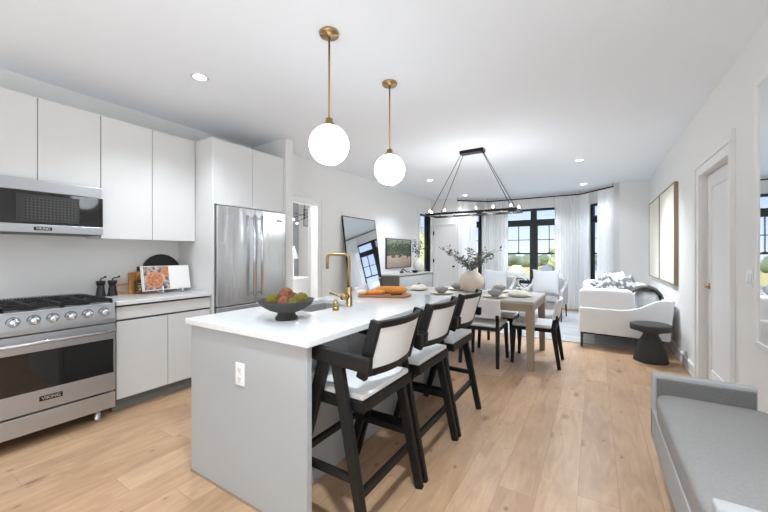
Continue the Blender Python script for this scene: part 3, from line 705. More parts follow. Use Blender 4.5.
# bowl of moss balls
bx, by = -1.545, 1.40
tag(MB().lathe([(.001, .003), (.062, 0), (.064, .012), (.056, .022), (.050, .034), (.052, .042), (.10, .060), (.145, .090), (.160, .115), (.162, .120), (.155, .119), (.138, .092), (.095, .066), (.001, .052)], (0, 0, 0), 44, cap=False).build('footed_bowl', CERDK), 'charcoal footed bowl holding moss and vine balls on the island', 'bowl').location = (bx, by, .917); bpy.data.objects['footed_bowl'].scale = (1, 1, .96)
balls = [((-.075, -.035, .128), .040, 'moss'), ((.0, -.055, .122), .036, 'vine'), ((-.005, .01, .158), .043, 'vine'), ((.085, .005, .132), .042, 'moss'), ((.055, -.058, .120), .034, 'moss'), ((.02, .075, .128), .038, 'moss'), ((-.06, .055, .125), .036, 'moss')]
labs = {0: 'green moss ball at the sloping rim nearest the range', 1: 'rusty vine ball low at the front of the bowl', 2: 'rusty vine ball heaped on top of the others', 3: 'large olive moss ball on the stool side of the bowl',
        4: 'small yellow-green moss ball low at the front beside a vine ball', 5: 'green moss ball at the back of the bowl near the faucet', 6: 'green moss ball at the back of the bowl facing the cabinets'}
u_ = Vector((math.cos(YAW), math.sin(YAW)))
for i, (c, r, kd) in enumerate(balls):
    p = u_*c[0]+Vector((-u_.y, u_.x))*c[1]
    if kd == 'moss':
        mb = MB().ball((0, 0, 0), r, sub=5)
        for v_ in mb.bm.verts:
            d_ = v_.co.normalized(); k_ = 1+.10*mnoise.noise(d_*4+Vector((i, 0, 0)))+.10*abs(mnoise.noise(d_*11+Vector((0, i, 0)))); v_.co = d_*r*k_*.97
        o = mb.build('moss_ball', MOSSM)
    else:
        mb = MB().ball((0, 0, 0), r*.66, sub=3, jit=.04)
        for k in range(46):
            ax = Vector((random.gauss(0, 1), random.gauss(0, 1), random.gauss(0, 1))).normalized(); q = ax.orthogonal().normalized(); w = ax.cross(q); off = random.uniform(-.4, .4); rr_ = math.sqrt(1-off*off)
            mb.tube([(q*math.cos(2*PI*s_/16)*rr_+w*math.sin(2*PI*s_/16)*rr_+ax*off)*r*(.94+.06*math.sin(s_*2+k)) for s_ in range(17)], .0027, 5)
        o = mb.build('vine_ball', VINEM)
    o.location = (bx+p.x, by+p.y, .917+c[2]-.018); tag(o, labs[i], 'decorative ball', 'balls in the footed bowl')

# board with loaf and knife
ra = math.radians(12)
t = tag(MB().prism([(-.21, -.11), (.17, -.13), (.22, .0), (.17, .12), (-.19, .12)], 0, .016, 'z').build('serving_board', WOODL, bevel=.005), 'wooden serving board with loaf on the far end of the island', 'cutting board')
t.scale = (1.1, 1.1, 1.1); t.location = (-1.63, 2.64, .917); t.rotation_euler = (0, 0, YAW-.12)
lf = thing('bread_loaf', 'golden orange loaf lying on the serving board', 'bread', (-1.61, 2.72, .936), YAW-.05)
MB().cushion((0, .02, .031), .150, .052, .032, 3, 10).build('crust', BREADM, lf)
lf2 = thing('sliced_bread', 'cut end of orange crusted bread with a pale face', 'bread', (-1.75, 2.56, .936), YAW)
MB().cushion((.055, 0, .018), .09, .038, .020, 3, 10).build('crust', BREADM, lf2)
MB().cushion((-.065, 0, .018), .045, .037, .020, 3, 10).build('crumb', BREADE, lf2)
kn = thing('bread_knife', 'small knife with a dark handle on the serving board', 'knife', (-1.545, 2.60, .936), YAW+.05)
MB().box(-.15, .0, -.010, .010, .001, .003).build('blade', STEELH, kn); MB().box(0, .10, -.011, .011, 0, .016).build('handle', mat('walnut_handle', (84, 54, 36), .5), kn, bevel=.004)

# ================================================================== STOOLS
def stool(cy, label):
    t = thing('counter_stool', label, 'stool', (-1.06, cy, 0), 0, 'black framed counter stools along the island')
    for s in (-1, 1):
        y = .246*s
        MB().bar((.055, y, .83), (.232, y*1.03, 0), .062, .034, .044, .032).build('leg', BLACKW, t, bevel=.006)
        MB().bar((-.01, y, .83), (-.255, y*1.03, 0), .062, .034, .044, .032).build('leg', BLACKW, t, bevel=.006)
        MB().bar((-.18, y*1.04, .845), (.250, y*1.04, .820), .066, .036).build('armrest', BLACKW, t, bevel=.006)
        MB().bar((-.145, y, .30), (.165, y, .30), .034, .026).build('stretcher', BLACKW, t, bevel=.004)
    MB().bar((-.165, -.235, .335), (-.165, .235, .335), .034, .026, side=(1, 0, 0)).build('stretcher', BLACKW, t, bevel=.004)
    MB().bar((.172, -.235, .225), (.172, .235, .225), .040, .026, side=(1, 0, 0)).build('stretcher', BLACKW, t, bevel=.004)
    B(-.235, .190, -.226, .226, .588, .640).build('seat_frame', BLACKW, t, bevel=.006)
    B(-.228, .183, -.219, .219, .641, .668).build('seat', CREAM, t, bevel=.010, seg=3)
    # backrest: curved rails and panel
    def X(y, z): return .182+(z-.77)*.30+.045*(1-(y/.205)**2)
    def strip(z0, z1, y0, y1, th, fr=0):
        mb = MB(); n = 16; loops = []
        for i in range(n+1):
            y = y0+(y1-y0)*i/n; cx = [(X(y, z0)-th/2+fr, z0), (X(y, z0)+th/2+fr, z0), (X(y, z1)+th/2+fr, z1), (X(y, z1)-th/2+fr, z1)]
            loops.append([mb.bm.verts.new((a, y, b)) for a, b in cx])
        for a, b in zip(loops, loops[1:]):
            for k in range(4): mb.bm.faces.new((a[k], a[(k+1) % 4], b[(k+1) % 4], b[k]))
        mb.bm.faces.new(loops[0]); mb.bm.faces.new(list(reversed(loops[-1])))
        return mb
    strip(.972, 1.004, -.205, .205, .030).build('top_rail', BLACKW, t, bevel=.004)
    strip(.745, .782, -.205, .205, .030).build('bottom_rail', BLACKW, t, bevel=.004)
    for s in (-1, 1): MB().bar((X(.205, .74)-.004, .210*s, .74), (X(.205, 1.006)-.004, .210*s, 1.006), .050, .030).build('back_post', BLACKW, t, bevel=.005)
    strip(.780, .974, -.195, .195, .020).build('back_panel', CREAM, t)
    return t
stool(1.455, 'black framed counter stool nearest the camera at the island')
stool(2.025, 'middle of the three black framed counter stools at the island')
stool(2.59, 'black framed counter stool at the far end of the island')

# ================================================================== DINING
TX0, TX1, TY0, TY1, TZ = -2.62, -.57, 4.035, 5.08, .77
t = thing('dining_table', 'weathered oak dining table with square legs under the long chandelier', 'table', ((TX0+TX1)/2, (TY0+TY1)/2, 0))
hx, hy = (TX1-TX0)/2, (TY1-TY0)/2
B(-hx, hx, -hy, hy, TZ-.03, TZ).build('table_top', OAKTOP, t, bevel=.004)
MB().box(-hx+.02, hx-.02, -hy+.012, -hy+.04, TZ-.115, TZ-.03).box(-hx+.02, hx-.02, hy-.04, hy-.012, TZ-.115, TZ-.03).box(-hx+.012, -hx+.04, -hy+.04, hy-.04, TZ-.115, TZ-.03).box(hx-.04, hx-.012, -hy+.04, hy-.04, TZ-.115, TZ-.03).build('apron', OAK, t)
for a in (-1, 1):
    for b in (-1, 1):
        MB().bar((a*(hx-.047), b*(hy-.047), TZ-.03), (a*(hx-.036), b*(hy-.036), 0), .090, .090, .062, .062).build('leg', OAK, t, bevel=.003)
def dchair(x, y, rz, label):
    t = thing('dining_chair', label, 'chair', (x, y, 0), rz, 'dining chairs with cream seats around the oak table')
    for s in (-1, 1):
        MB().bar((.205*s, .225, .43), (.22*s, .245, 0), .046, .044, .036, .034, side=(1, 0, 0)).build('leg', BLACKW, t, bevel=.004)
        mb = MB().bar((.205*s, -.195, .46), (.22*s, -.26, 0), .052, .044, .036, .034, side=(1, 0, 0)); mb.bar((.205*s, -.195, .44), (.208*s, -.225, .60), .046, .034, side=(1, 0, 0))
        mb.build('leg', BLACKW, t, bevel=.004)
    B(-.222, .222, -.215, .245, .405, .445).build('seat_frame', BLACKW, t, bevel=.005)
    B(-.222, .222, -.20, .245, .446, .486).build('seat', CREAM, t, bevel=.014, seg=3)
    def fn(fx):
        return .030*(1-(fx)**2)
    mb = MB(); n = 12; loops = []
    for i in range(n+1):
        f = -1+2*i/n; x_ = .240*f; o = fn(f)
        cx = [(-.200-o-.016, .555), (-.200-o+.016, .555), (-.236-o+.016, .775), (-.236-o-.016, .775)]
        loops.append([mb.bm.verts.new((x_, a, b)) for a, b in cx])
    for a, b in zip(loops, loops[1:]):
        for k in range(4): mb.bm.faces.new((a[k], a[(k+1) % 4], b[(k+1) % 4], b[k]))
    mb.bm.faces.new(loops[0]); mb.bm.faces.new(list(reversed(loops[-1])))
    mb.build('backrest', CREAM, t, bevel=.008)
    return t
dchair(-1.155, 4.20, 0, 'cream dining chair with its back to the island beside the oak table leg')
dchair(-1.88, 4.20, 0, 'cream dining chair tucked in behind the farthest counter stool')
dchair(-1.15, 4.95, PI, 'cream dining chair on the window side, near the lamp end of the table')
dchair(-1.90, 4.95, PI, 'cream dining chair on the window side, in line with the vase and sideboard')
dchair(-.60, 4.50, PI/2, 'cream dining chair at the table end nearest the sofa')
dchair(-2.60, 4.56, -PI/2, 'cream dining chair at the table end nearest the floor mirror')

def plate(x, y, label, r=.145):
    o = MB().lathe([(.001, .002), (r*.6, 0), (r*.7, .003), (r, .016), (r, .020), (r*.68, .009), (.001, .008)], n=36, cap=False).build('plate', CERC)
    o.location = (x, y, TZ+.001); tag(o, label, 'plate', 'place setting plates on the dining table')
def bowl(x, y, label):
    t = thing('bowl', label, 'bowl', (x, y, TZ+.011), 0, 'grey bowls on the side place settings'); t.scale = (1.2, 1.2, 1.25)
    MB().lathe([(.001, .002), (.035, 0), (.036, .005), (.066, .025), (.073, .055), (.070, .056), (.06, .028), (.001, .012)], n=30, cap=False).build('shell', CERG, t)
def crumple(name, m, label, x, y, z, rx, ry, rz, sd, cat='napkin', grp=None, rot=0):
    random.seed(sd); mb = MB().ball((0, 0, 0), 1, sub=3)
    for v in mb.bm.verts:
        a = math.atan2(v.co.y, v.co.x); k = 1+.10*math.sin(3*a+sd)+.08*math.sin(7*a)*abs(v.co.z)
        v.co = Vector((v.co.x*rx*k, v.co.y*ry*k, max(0, v.co.z)*rz*(1+.25*math.sin(5*v.co.x+sd)*math.cos(4*v.co.y))))
    o = mb.build(name, m); o.location = (x, y, z); o.rotation_euler = (0, 0, rot); tag(o, label, cat, grp); return o
NAPG = mat('grey_linen_napkin', (150, 148, 146), .9, noise=.15, nscale=40); NAPC = mat('cream_linen_napkin', (228, 222, 210), .9, bump=.5, bscale=60)
for (x, y, w) in ((-1.74, 4.25, 'island side, next to the vase'), (-1.04, 4.25, 'island side, near the sofa end'), (-1.74, 4.86, 'window side, behind the vase'), (-1.13, 4.88, 'window side, near the sofa end')):
    plate(x, y, 'cream plate under a grey bowl, %s' % w); bowl(x, y, 'grey stoneware bowl on a plate, %s' % w)
    crumple('napkin', NAPG, 'grey napkin bundled in the bowl, %s' % w, x, y, TZ+.050, .066, .06, .055, int(abs(x)*100), grp='grey napkins in the bowls')
for (x, y, w) in ((-2.20, 4.52, 'end nearest the floor mirror'), (-.80, 4.48, 'end nearest the sofa')):
    plate(x, y, 'cream plate at the table %s' % w)
    n_ = crumple('folded_napkin', NAPC, 'folded cream napkin on the plate at the table %s' % w, x, y, TZ+.022, .125, .10, .062, int(abs(x)*77), grp='cream napkins at the table ends')
    nr = MB().tube([(.02*math.cos(2*PI*k/16), .0, .035+.02*math.sin(2*PI*k/16)) for k in range(17)], .004, 6).ball((0, 0, .058), .010, sub=2).build('napkin_ring', BRONZE, None)
    nr.location = (x, y, TZ+.038); tag(nr, 'small dark napkin ring at the table %s' % w, 'napkin ring', 'napkin rings')

def branches(parent, base, n, spread, height, leafn, leafl, seed, lean=0, xmin=-9):
    random.seed(seed); tw = MB(); lf = MB()
    for b in range(n):
        a = 2*PI*b/n+random.uniform(-.4, .4); out = spread*random.uniform(.45, 1); hh = height*random.uniform(.45, 1)
        p0 = Vector(base); p3 = p0+Vector((max(xmin, math.cos(a)*out), math.sin(a)*out, hh)); p1 = p0+Vector((math.cos(a)*out*.25, math.sin(a)*out*.25, hh*.6))
        pts = []
        for k in range(9):
            f = k/8; pts.append(p0.lerp(p1, f).lerp(p1.lerp(p3, f), f))
        tw.tube(pts, .0032, 5, .0012)
        for k in range(leafn):
            f = random.uniform(.25, 1); p = p0.lerp(p1, f).lerp(p1.lerp(p3, f), f)
            d = Vector((random.gauss(0, 1), random.gauss(0, 1), random.gauss(.2, .7))).normalized(); q = d.cross(Vector((random.gauss(0, 1), random.gauss(0, 1), random.gauss(0, 1)))).normalized()
            L = leafl*random.uniform(.6, 1.1); w = L*.17; c0 = p+d*random.uniform(0, .02)
            vs = [lf.bm.verts.new((max(c.x, xmin-.03), c.y, c.z)) for c in (c0, c0+d*L*.4+q*w, c0+d*L, c0+d*L*.4-q*w)]; lf.bm.faces.new(vs)
    tw.build('stems', TWIG, parent); lf.build('foliage', LEAF, parent)
v = thing('round_vase', 'round blush stoneware vase with olive branches on the dining table', 'vase', (-1.475, 4.70, TZ+.001))
v.scale = (1.13, 1.13, 1.13)
prof = [(.001, 0), (.075, 0)]
for k in range(1, 15):
    a = -PI/2*.78+k*(PI*.88)/14; prof.append((.150*math.cos(a), .128+.138*math.sin(a)))
prof += [(.045, .262), (.040, .262), (.03, .25), (.001, .20)]
MB().lathe(prof, n=40, cap=False).build('body', VASEM, v)
branches(v, (0, 0, .235), 22, .40, .32, 24, .055, 5)

# chandelier
CX, CY, CZ = -1.445, 4.65, 1.862
t = thing('chandelier', 'rectangular dark bronze chandelier with candle bulbs over the dining table', 'chandelier', (CX, CY, H))
q = CZ-H
x0, x1, ya, yb = -.61, .61, -.195, .195
MB().box(x0, x1, ya-.009, ya+.009, q-.015, q+.015).box(x0, x1, yb-.009, yb+.009, q-.015, q+.015).box(x0-.012, x0+.012, ya-.012, yb+.012, q-.015, q+.015).box(x1-.012, x1+.012, ya-.012, yb+.012, q-.015, q+.015).build('ring', BRONZE, t, bevel=.002)
B(-.165, .165, -.06, .06, -.045, -.001).build('canopy', BRONZE, t, bevel=.003)
for s in (-1, 1):
    for w in (-1, 1):
        MB().tube([(.145*s, .04*w, -.045), (.56*s, .185*w, q+.015)], .0045, 6).build('rod', BRONZE, t)
for k in range(6):
    for w in (-1, 1):
        px = -.55+k*.22
        MB().lathe([(.011, q+.015), (.009, q+.03)], (px, .195*w, 0), 12).build('socket', BRONZE, t)
        MB().lathe([(.007, q+.030), (.010, q+.040), (.009, q+.056), (.001, q+.064)], (px, .195*w, 0), 12).build('bulb', BULB, t)
for s in (-1, 1):
    MB().lathe([(.011, q+.015), (.009, q+.03)], (.61*s, 0, 0), 12).build('socket', BRONZE, t)
    MB().lathe([(.007, q+.030), (.010, q+.040), (.009, q+.056), (.001, q+.064)], (.61*s, 0, 0), 12).build('bulb', BULB, t)

for k in range(4):
    l = bpy.data.lights.new('chandelier_glow', 'POINT'); l.energy = 2.4; l.shadow_soft_size = .012; l.color = (.93, .97, 1)
    o = bpy.data.objects.new('chandelier_glow', l); COL.objects.link(o); o.location = (CX-.45+.30*k, CY, CZ+.06)
# pendants
def pendant(x, y, label):
    t = thing('pendant_light', label, 'pendant light', (x, y, H), 0, 'brass globe pendants over the island')
    MB().lathe([(.062, -.001), (.065, -.006), (.062, -.020), (.020, -.026), (.012, -.032)], n=32).build('canopy', BRASS, t)
    MB().tube([(0, 0, -.03), (0, 0, -.56)], .0065, 12).build('stem', BRASS, t)
    MB().lathe([(.010, -.555), (.024, -.562), (.024, -.592), (.040, -.597), (.040, -.612), (.030, -.618)], n=28).build('globe_holder', BRASS, t)
    MB().ball((0, 0, -.732), .129, sub=4).build('globe', GLOBE, t)
pendant(-1.468, 1.69, 'brass pendant with white glass globe nearest the camera'); pendant(-1.468, 2.455, 'brass pendant with white glass globe nearer the dining table')

# downlights
dl = [(-2.73, 1.56, 'recessed ceiling light above the kitchen aisle'), (-2.73, 6.09, 'recessed ceiling light beside the chandelier, toward the mirror'), (-2.70, 8.1, 'recessed ceiling light by the left end of the curtain rod'),
      (-.20, 6.0, 'recessed ceiling light above the rug near the sofa'), (-.20, 8.1, 'recessed ceiling light close to the right end of the curtain rod')]
for x, y, lb in dl:
    t = thing('recessed_light', lb, 'ceiling light', (x, y, H), 0, 'recessed ceiling lights')
    MB().lathe([(.045, -.001), (.062, -.002), (.066, -.006), (.060, -.009), (.046, -.004)], n=30, cap=False).build('trim_ring', TRIM, t)
    MB().lathe([(.001, -.003), (.048, -.003)], n=30, cap=False).build('lens', LEDM, t)
def spot(x, y, p=85):
    l = bpy.data.lights.new('down_spot', 'SPOT'); l.energy = p; l.spot_size = math.radians(130); l.spot_blend = .8; l.shadow_soft_size = .06; l.color = (.83, .925, 1)
    o = bpy.data.objects.new('down_spot', l); COL.objects.link(o); o.location = (x, y, H-.02)
for (x, y, _), p_ in zip(dl, (42, 72, 34, 125, 34)): spot(x, y, p_)
for x, y, p_ in ((-2.73, -.8, 40), (-.2, .5, 95)): spot(x, y, p_)  # two more spots out of view, added as fill without fixtures

# ================================================================== RIGHT WALL
for (ya, yb, lb) in ((5.57, 6.73, 'tall framed white abstract panel on the right wall, nearer the door'), (6.76, 7.92, 'tall framed white abstract panel on the right wall, nearer the corner')):
    t = thing('framed_artwork', lb, 'picture', (XR, (ya+yb)/2, .9), 0, 'pair of framed panels on the right wall'); h = (yb-ya)/2
    MB().box(-.045, -.001, -h, -h+.018, 0, 1.315).box(-.045, -.001, h-.018, h, 0, 1.315).box(-.045, -.001, -h+.018, h-.018, 0, .018).box(-.045, -.001, -h+.018, h-.018, 1.297, 1.315).build('frame', FRAMEW, t, bevel=.002)
    B(-.038, -.004, -h+.019, h-.019, .019, 1.296).build('canvas', ART, t)
t = thing('wall_mirror', 'white framed mirror on the right wall beside the light switch', 'mirror', (XR, 2.565, .71))
MB().box(-.02, -.001, .52, .555, 0, 1.69).box(-.02, -.001, -.555, -.52, 0, 1.69).box(-.02, -.001, -.52, .52, 0, .035).box(-.02, -.001, -.52, .52, 1.655, 1.69).build('frame', TRIM, t, bevel=.004)
B(-.010, -.003, -.52, .52, .035, 1.655).build('glass', MIRR, t)
t = thing('light_switch', 'white double rocker light switch between door and wall mirror', 'light switch', (XR, 3.245, 1.138))
B(-.006, -.0005, -.058, .058, -.06, .06).build('plate', PLASTIC, t, bevel=.002)
for y in (-.028, .028): B(-.011, -.006, y-.016, y+.016, -.033, .033).build('rocker', PLASTIC, t, bevel=.002)

# bench
t = thing('upholstered_bench', 'grey upholstered bench with low arms against the right wall', 'bench', (.58, 1.93, 0))
bx0, bx1, by0, by1 = -.298, .135, -.655, .625
MB().box(bx0, bx0+.03, by0, by1, .23, .40).box(bx1-.03, bx1, by0, by1, .23, .40).box(bx0+.03, bx1-.03, by0, by1, .23, .36).build('seat_base', GREYL, t, bevel=.008)
for y0b, y1b, inn in ((by1-.05, by1, -1), (by0, by0+.05, 1)):
    a = B(bx0, bx1, y0b, y1b, .23, .606).build('arm', GREYL, t, bevel=.010, seg=3)
    yi = y0b if inn < 0 else y1b
    B(bx0+.02, bx1-.01, min(yi, yi+inn*.018), max(yi, yi+inn*.018), .38, .585).build('arm_pad', GREYD, a, bevel=.006)
MB().cushion((-.055, -.015, .445), .240, .574, .070, 9, 18).build('seat_cushion', GREYF, t)
for x in (bx0+.12, bx1-.06):
    for y in (by0+.14, by1-.14): MB().bar((x, y, .23), (x, y, 0), .035, .035, .025, .025).build('leg', BLACKW, t)

# ================================================================== SOFA AND SIDE TABLE
t = thing('sofa', 'white linen sofa with swooped side panels against the right wall', 'sofa', (.33, 6.6, 0))
def swoop():
    p = [(-.52, .21), (-.52, .555), (-.30, .553), (-.05, .548), (.06, .562), (.18, .60), (.28, .66), (.36, .70), (.44, .715), (.52, .705), (.475, .19), (.2, .192)]
    return p
for y0s, y1s in ((-1.09, -1.03), (1.03, 1.09)): MB().prism(swoop(), y0s, y1s, 'y').build('side_panel', SOFAM, t, bevel=.015, seg=3)
B(-.50, .44, -1.03, 1.03, .21, .36).build('seat_base', SOFAM, t, bevel=.01)
MB().prism([(.36, .36), (.42, .72), (.515, .705), (.47, .20), (.36, .20)], -1.03, 1.03, 'y').build('back_frame', SOFAM, t, bevel=.01)
for y in (-.50, .50): MB().cushion((-.13, y, .43), .385, .495, .085, 6, 14).build('seat_cushion', SOFAM, t)
for y in (-.94, .94): MB().cushion((-.205, y, .60), .325, .095, .215, 7, 14).build('arm_cushion', SOFAM, t)
for y in (-.62, .32): MB().cushion((.265, y+.15, .62), .14, .46, .20, 4, 14, M=Matrix.Rotation(.12, 4, 'Y').to_3x3()).build('back_cushion', SOFAM, t)
MB().box(-.50, -.02, -1.06, -1.03, .185, .21).box(-.02, .44, -1.06, -1.03, .185, .21).box(-.50, -.47, -1.03, 1.06, .185, .21).build('plinth_rail', BLACKW, t)
for x in (-.485, .40):
    for y in (-1.05, 1.05): MB().bar((x, y, .21), (x-.005, y, 0 if y < 0 else .0135), .038, .038, .026, .026).build('leg', mat('dark_walnut', (72, 62, 54), .5), t)
def pillow(x, y, z, s, rot, m, name, label, grp, thick=.075):
    M = rot.to_3x3()
    o = MB().cushion((0, 0, 0), s, s, thick, M=M, pinch=1, n=16).build(name, m); o.location = (x, y, z); tag(o, label, 'pillow', grp); return o
def R3(rx, ry, rz): return Matrix.Rotation(rz, 4, 'Z') @ Matrix.Rotation(ry, 4, 'Y') @ Matrix.Rotation(rx, 4, 'X')
G = 'scatter pillows on the sofa'
pillow(.14, 6.02, .76, .15, R3(PI/2, 0, 0) @ R3(-.35, 0, .7), PATP, 'scatter_pillow', 'grey patterned pillow on the sofa nearest the arm cushion, smaller', G)
pillow(.14, 6.62, .80, .16, R3(PI/2, 0, .3) @ R3(-.1, 0, .72), PATP, 'scatter_pillow', 'grey patterned pillow standing on its corner farther along the sofa', G)
pillow(.40, 6.32, .82, .145, R3(PI/2, 0, .2) @ R3(-.3, 0, .3), PATP, 'scatter_pillow', 'grey patterned pillow leaning beside the throw', G)
pillow(.34, 7.0, .84, .16, R3(PI/2, 0, .9) @ R3(-.25, 0, .1), mat('white_pillow', (236, 235, 232), .9), 'scatter_pillow', 'plain white pillow behind the patterned ones', G)
# throw over back cushion
mb = MB()
def thr(u, v_):
    path = [(.40, 5.63, .74), (.445, 5.60, .80), (.52, 5.63, .845), (.62, 5.67, .855), (.70, 5.70, .82), (.745, 5.68, .755), (.76, 5.64, .72)]
    f = u*(len(path)-1); i = min(int(f), len(path)-2); a = Vector(path[i]).lerp(Vector(path[i+1]), f-i)
    return a+Vector((0, (v_)*.30, .012*math.sin(v_*16+u*5)+.0))
mb.grid(thr, 40, 24)
tag(mb.build('throw_blanket', THROWM, solid=.016), 'dark grey throw draped over the sofa back cushion', 'blanket')
tag(MB().lathe([(.001, 0), (.205, 0), (.21, .012), (.185, .12), (.155, .22), (.135, .27), (.105, .315), (.090, .345), (.10, .365), (.20, .395), (.245, .405), (.25, .42), (.25, .465), (.243, .478), (.23, .482), (.001, .478)], n=48, cap=False).build('side_table', CONCB), 'round black concrete side table beside the sofa', 'side table').location = (.575, 5.22, 0); bpy.data.objects['side_table'].scale = (.83, .83, .94)
tag(B(-2.9, .62, 5.70, 8.66, .001, .013).build('area_rug', RUGM, bevel=.004), 'pale grey rug under the sofa and armchairs', 'rug')
bpy.data.objects['area_rug']['label'] = 'pale grey area rug in front of the bay window'

# armchairs
def armchair(x, y, rz, label):
    AC = mat('armchair_linen', (166, 165, 165), .92, noise=.05, nscale=60)
    t = thing('armchair', label, 'armchair', (x, y, .018), rz, 'pale armchairs by the bay window')
    B(-.30, .30, -.28, .33, .24, .36).build('seat_base', AC, t, bevel=.02)
    MB().cushion((0, -.02, .42), .285, .31, .075, 5, 12).build('seat_cushion', AC, t)
    MB().cushion((0, .27, .58), .29, .075, .22, 5, 12, M=Matrix.Rotation(-.15, 4, 'X').to_3x3()).build('backrest', AC, t)
    for s in (-1, 1):
        MB().prism([(-.34, .30), (-.34, .58), (-.1, .62), (.20, .66), (.36, .76), (.40, .74), (.36, .28)], .31*s-.03, .31*s+.03, 'x').build('arm', mat('armchair_grey', (176, 175, 175), .9, noise=.05, nscale=60), t, bevel=.015)
        MB().bar((.30*s, -.30, .30), (.31*s, -.33, 0), .035, .035, .022, .022).build('leg', MATS['dark_walnut'], t)
        MB().bar((.30*s, .32, .30), (.31*s, .36, 0), .035, .035, .022, .022).build('leg', MATS['dark_walnut'], t)
    return t
armchair(-1.80, 7.55, .08, 'pale grey armchair next to the side lamp, farther from the sofa'); armchair(-.83, 7.58, -.06, 'pale grey armchair between the lamp and the sofa')
LN = mat('pale_linen_pillow', (196, 196, 198), .92, noise=.03, nscale=80)
pillow(-1.775, 7.32, .74, .235, R3(PI/2-.18, 0, .08), LN, 'square_pillow', 'pale square pillow on the armchair farther from the sofa', 'pillows on the armchairs', .08)
pillow(-.82, 7.31, .75, .25, R3(PI/2-.18, 0, -.06), LN, 'square_pillow', 'pale square pillow on the armchair nearer the sofa', 'pillows on the armchairs', .08)
t = thing('lamp_table', 'round white side table under the lamp between the armchairs', 'side table', (-1.50, 8.38, .014))
MB().lathe([(.001, .5), (.24, .5), (.245, .51), (.24, .525), (.001, .525)], n=36, cap=False).build('table_top', mat('white_table', (232, 232, 230), .5), t); MB().lathe([(.16, 0), (.16, .015), (.03, .03), (.025, .5)], n=30).build('pedestal', MATS['white_table'], t)
t = thing('table_lamp', 'table lamp with a wide white cone shade in front of the window', 'lamp', (-1.56, 8.42, .541))
t.scale = (1, 1, 1.07)
MB().lathe([(.001, 0), (.065, 0), (.075, .03), (.05, .10), (.07, .16), (.02, .22), (.012, .30)], n=28, cap=False).build('base', VASEW, t)
MB().lathe([(.245, .235), (.085, .46)], n=36, cap=False).build('lamp_shade', LAMPSH, t, solid=.003)
mb = MB()
for k in range(2):
    pts = []
    for s in range(22):
        a = s/21*2*PI*.78+k*2.4; pts.append((.10*math.cos(a)+(.05 if k else -.05), .03*math.sin(2*a), .105+.10*math.sin(a)))
    mb.tube(pts, .010, 8)
tag(mb.build('loop_sculpture', BLACKM), 'black looped metal sculpture on the small table by the lamp', 'sculpture').location = (-1.42, 8.27, .541)

# curtains
rodp = [Vector((-2.98, 8.33)), Vector((-2.38, 8.96)), Vector((-.29, 8.96)), Vector((.31, 8.27))]
rz_ = 2.665
t = thing('curtain_rod', 'thin black curtain rod following the bay below the ceiling', 'curtain rod', (rodp[1].x, rodp[1].y, rz_))
MB().tube([(p.x-rodp[1].x, p.y-rodp[1].y, 0) for p in rodp], .014, 10).build('rod', BLACKM, t)
for i, (p, nx, ny) in enumerate(((rodp[0], 0, 0), (rodp[1], 0, 0), (rodp[2], 0, 0), (rodp[3], 0, 0))):
    MB().tube([(p.x-rodp[1].x, p.y-rodp[1].y, 0), (p.x-rodp[1].x, p.y-rodp[1].y, H-rz_-.001)], .004, 8).build('bracket', BLACKM, t)
segL = [(rodp[i+1]-rodp[i]).length for i in range(3)]
def onrod(s):
    i = 0
    while i < 2 and s > segL[i]: s -= segL[i]; i += 1
    d = (rodp[i+1]-rodp[i])/segL[i]; return rodp[i]+d*s, Vector((-d.y, d.x))
def curtain(s0, s1, label, folds, seed, spread=0):
    random.seed(seed); ph = [random.uniform(0, 6) for _ in range(4)]
    def fn(u, v_):
        # v_ 0 top .. 1 bottom
        sm = (s0+s1)/2; s = sm+(s0+(s1-s0)*u-sm)*(1+spread*v_)
        s = max(.0, min(sum(segL), s)); p, n = onrod(s)
        am = .015+.010*v_
        w = am*math.sin(2*PI*folds*u+ph[0]+.5*v_*math.sin(3*u+ph[1]))+.006*math.sin(2*PI*folds*2.3*u+ph[2]+v_)
        return Vector((p.x+n.x*w, p.y+n.y*w, rz_-.022-v_*(rz_-.045)))
    mb = MB().grid(fn, 150, 14)
    o = mb.build('curtain', SHEER); tag(o, label, 'curtain', 'white floor-length curtains in the bay')
    return o
T = sum(segL)
curtain(.03, .55, 'white curtain at the end of the rod nearest the white door', 9, 1)
curtain(.75, 1.38, 'white curtain just beyond the vase, before the big window', 11, 2)
curtain(2.44, 3.21, 'white curtain between the big window and the narrow window', 13, 3)
curtain(3.47, 3.87, 'white curtain at the rod end behind the sofa', 8, 4, .10)

# ================================================================== LEFT WALL
t = thing('floor_mirror', 'tall black-framed floor mirror leaning on the left wall', 'mirror', (-3.43, 5.11, .002))
w = .51; Lm = 1.98
MB().box(-.018, .004, -w, -w+.012, 0, Lm).box(-.018, .004, w-.012, w, 0, Lm).box(-.018, .004, -w+.012, w-.012, 0, .012).box(-.018, .004, -w+.012, w-.012, Lm-.012, Lm).build('frame', BLACKM, t)
B(-.012, .001, -w+.012, w-.012, .012, Lm-.012).build('glass', MIRR, t)
t.rotation_euler = (0, math.radians(-8.0), 0)
t = thing('sideboard', 'pale fluted sideboard with a taupe end panel on the left wall', 'sideboard', (-3.51, 6.72, 0))
B(-.205, .195, -.80, .82, .10, .85).build('body', CONS, t)
B(-.205, .207, -.83, -.801, .08, .853).build('side_panel', CONSE, t); B(-.205, .207, .821, .85, .08, .853).build('side_panel', CONSE, t)
mb = MB()
for k in range(54): mb.lathe([(.0145, .12), (.0145, .845)], (.195, -.785+k*.0300, 0), 10)
mb.build('fluted_front', CONS, t)
B(-.208, .215, -.835, .855, .855, .88).build('top', mat('sideboard_top', (180, 180, 178), .35), t, bevel=.003)
for x in (-.16, .16):
    for y in (-.75, .77): MB().bar((x, y, .10), (x, y, 0), .04, .04).build('leg', BLACKM, t)
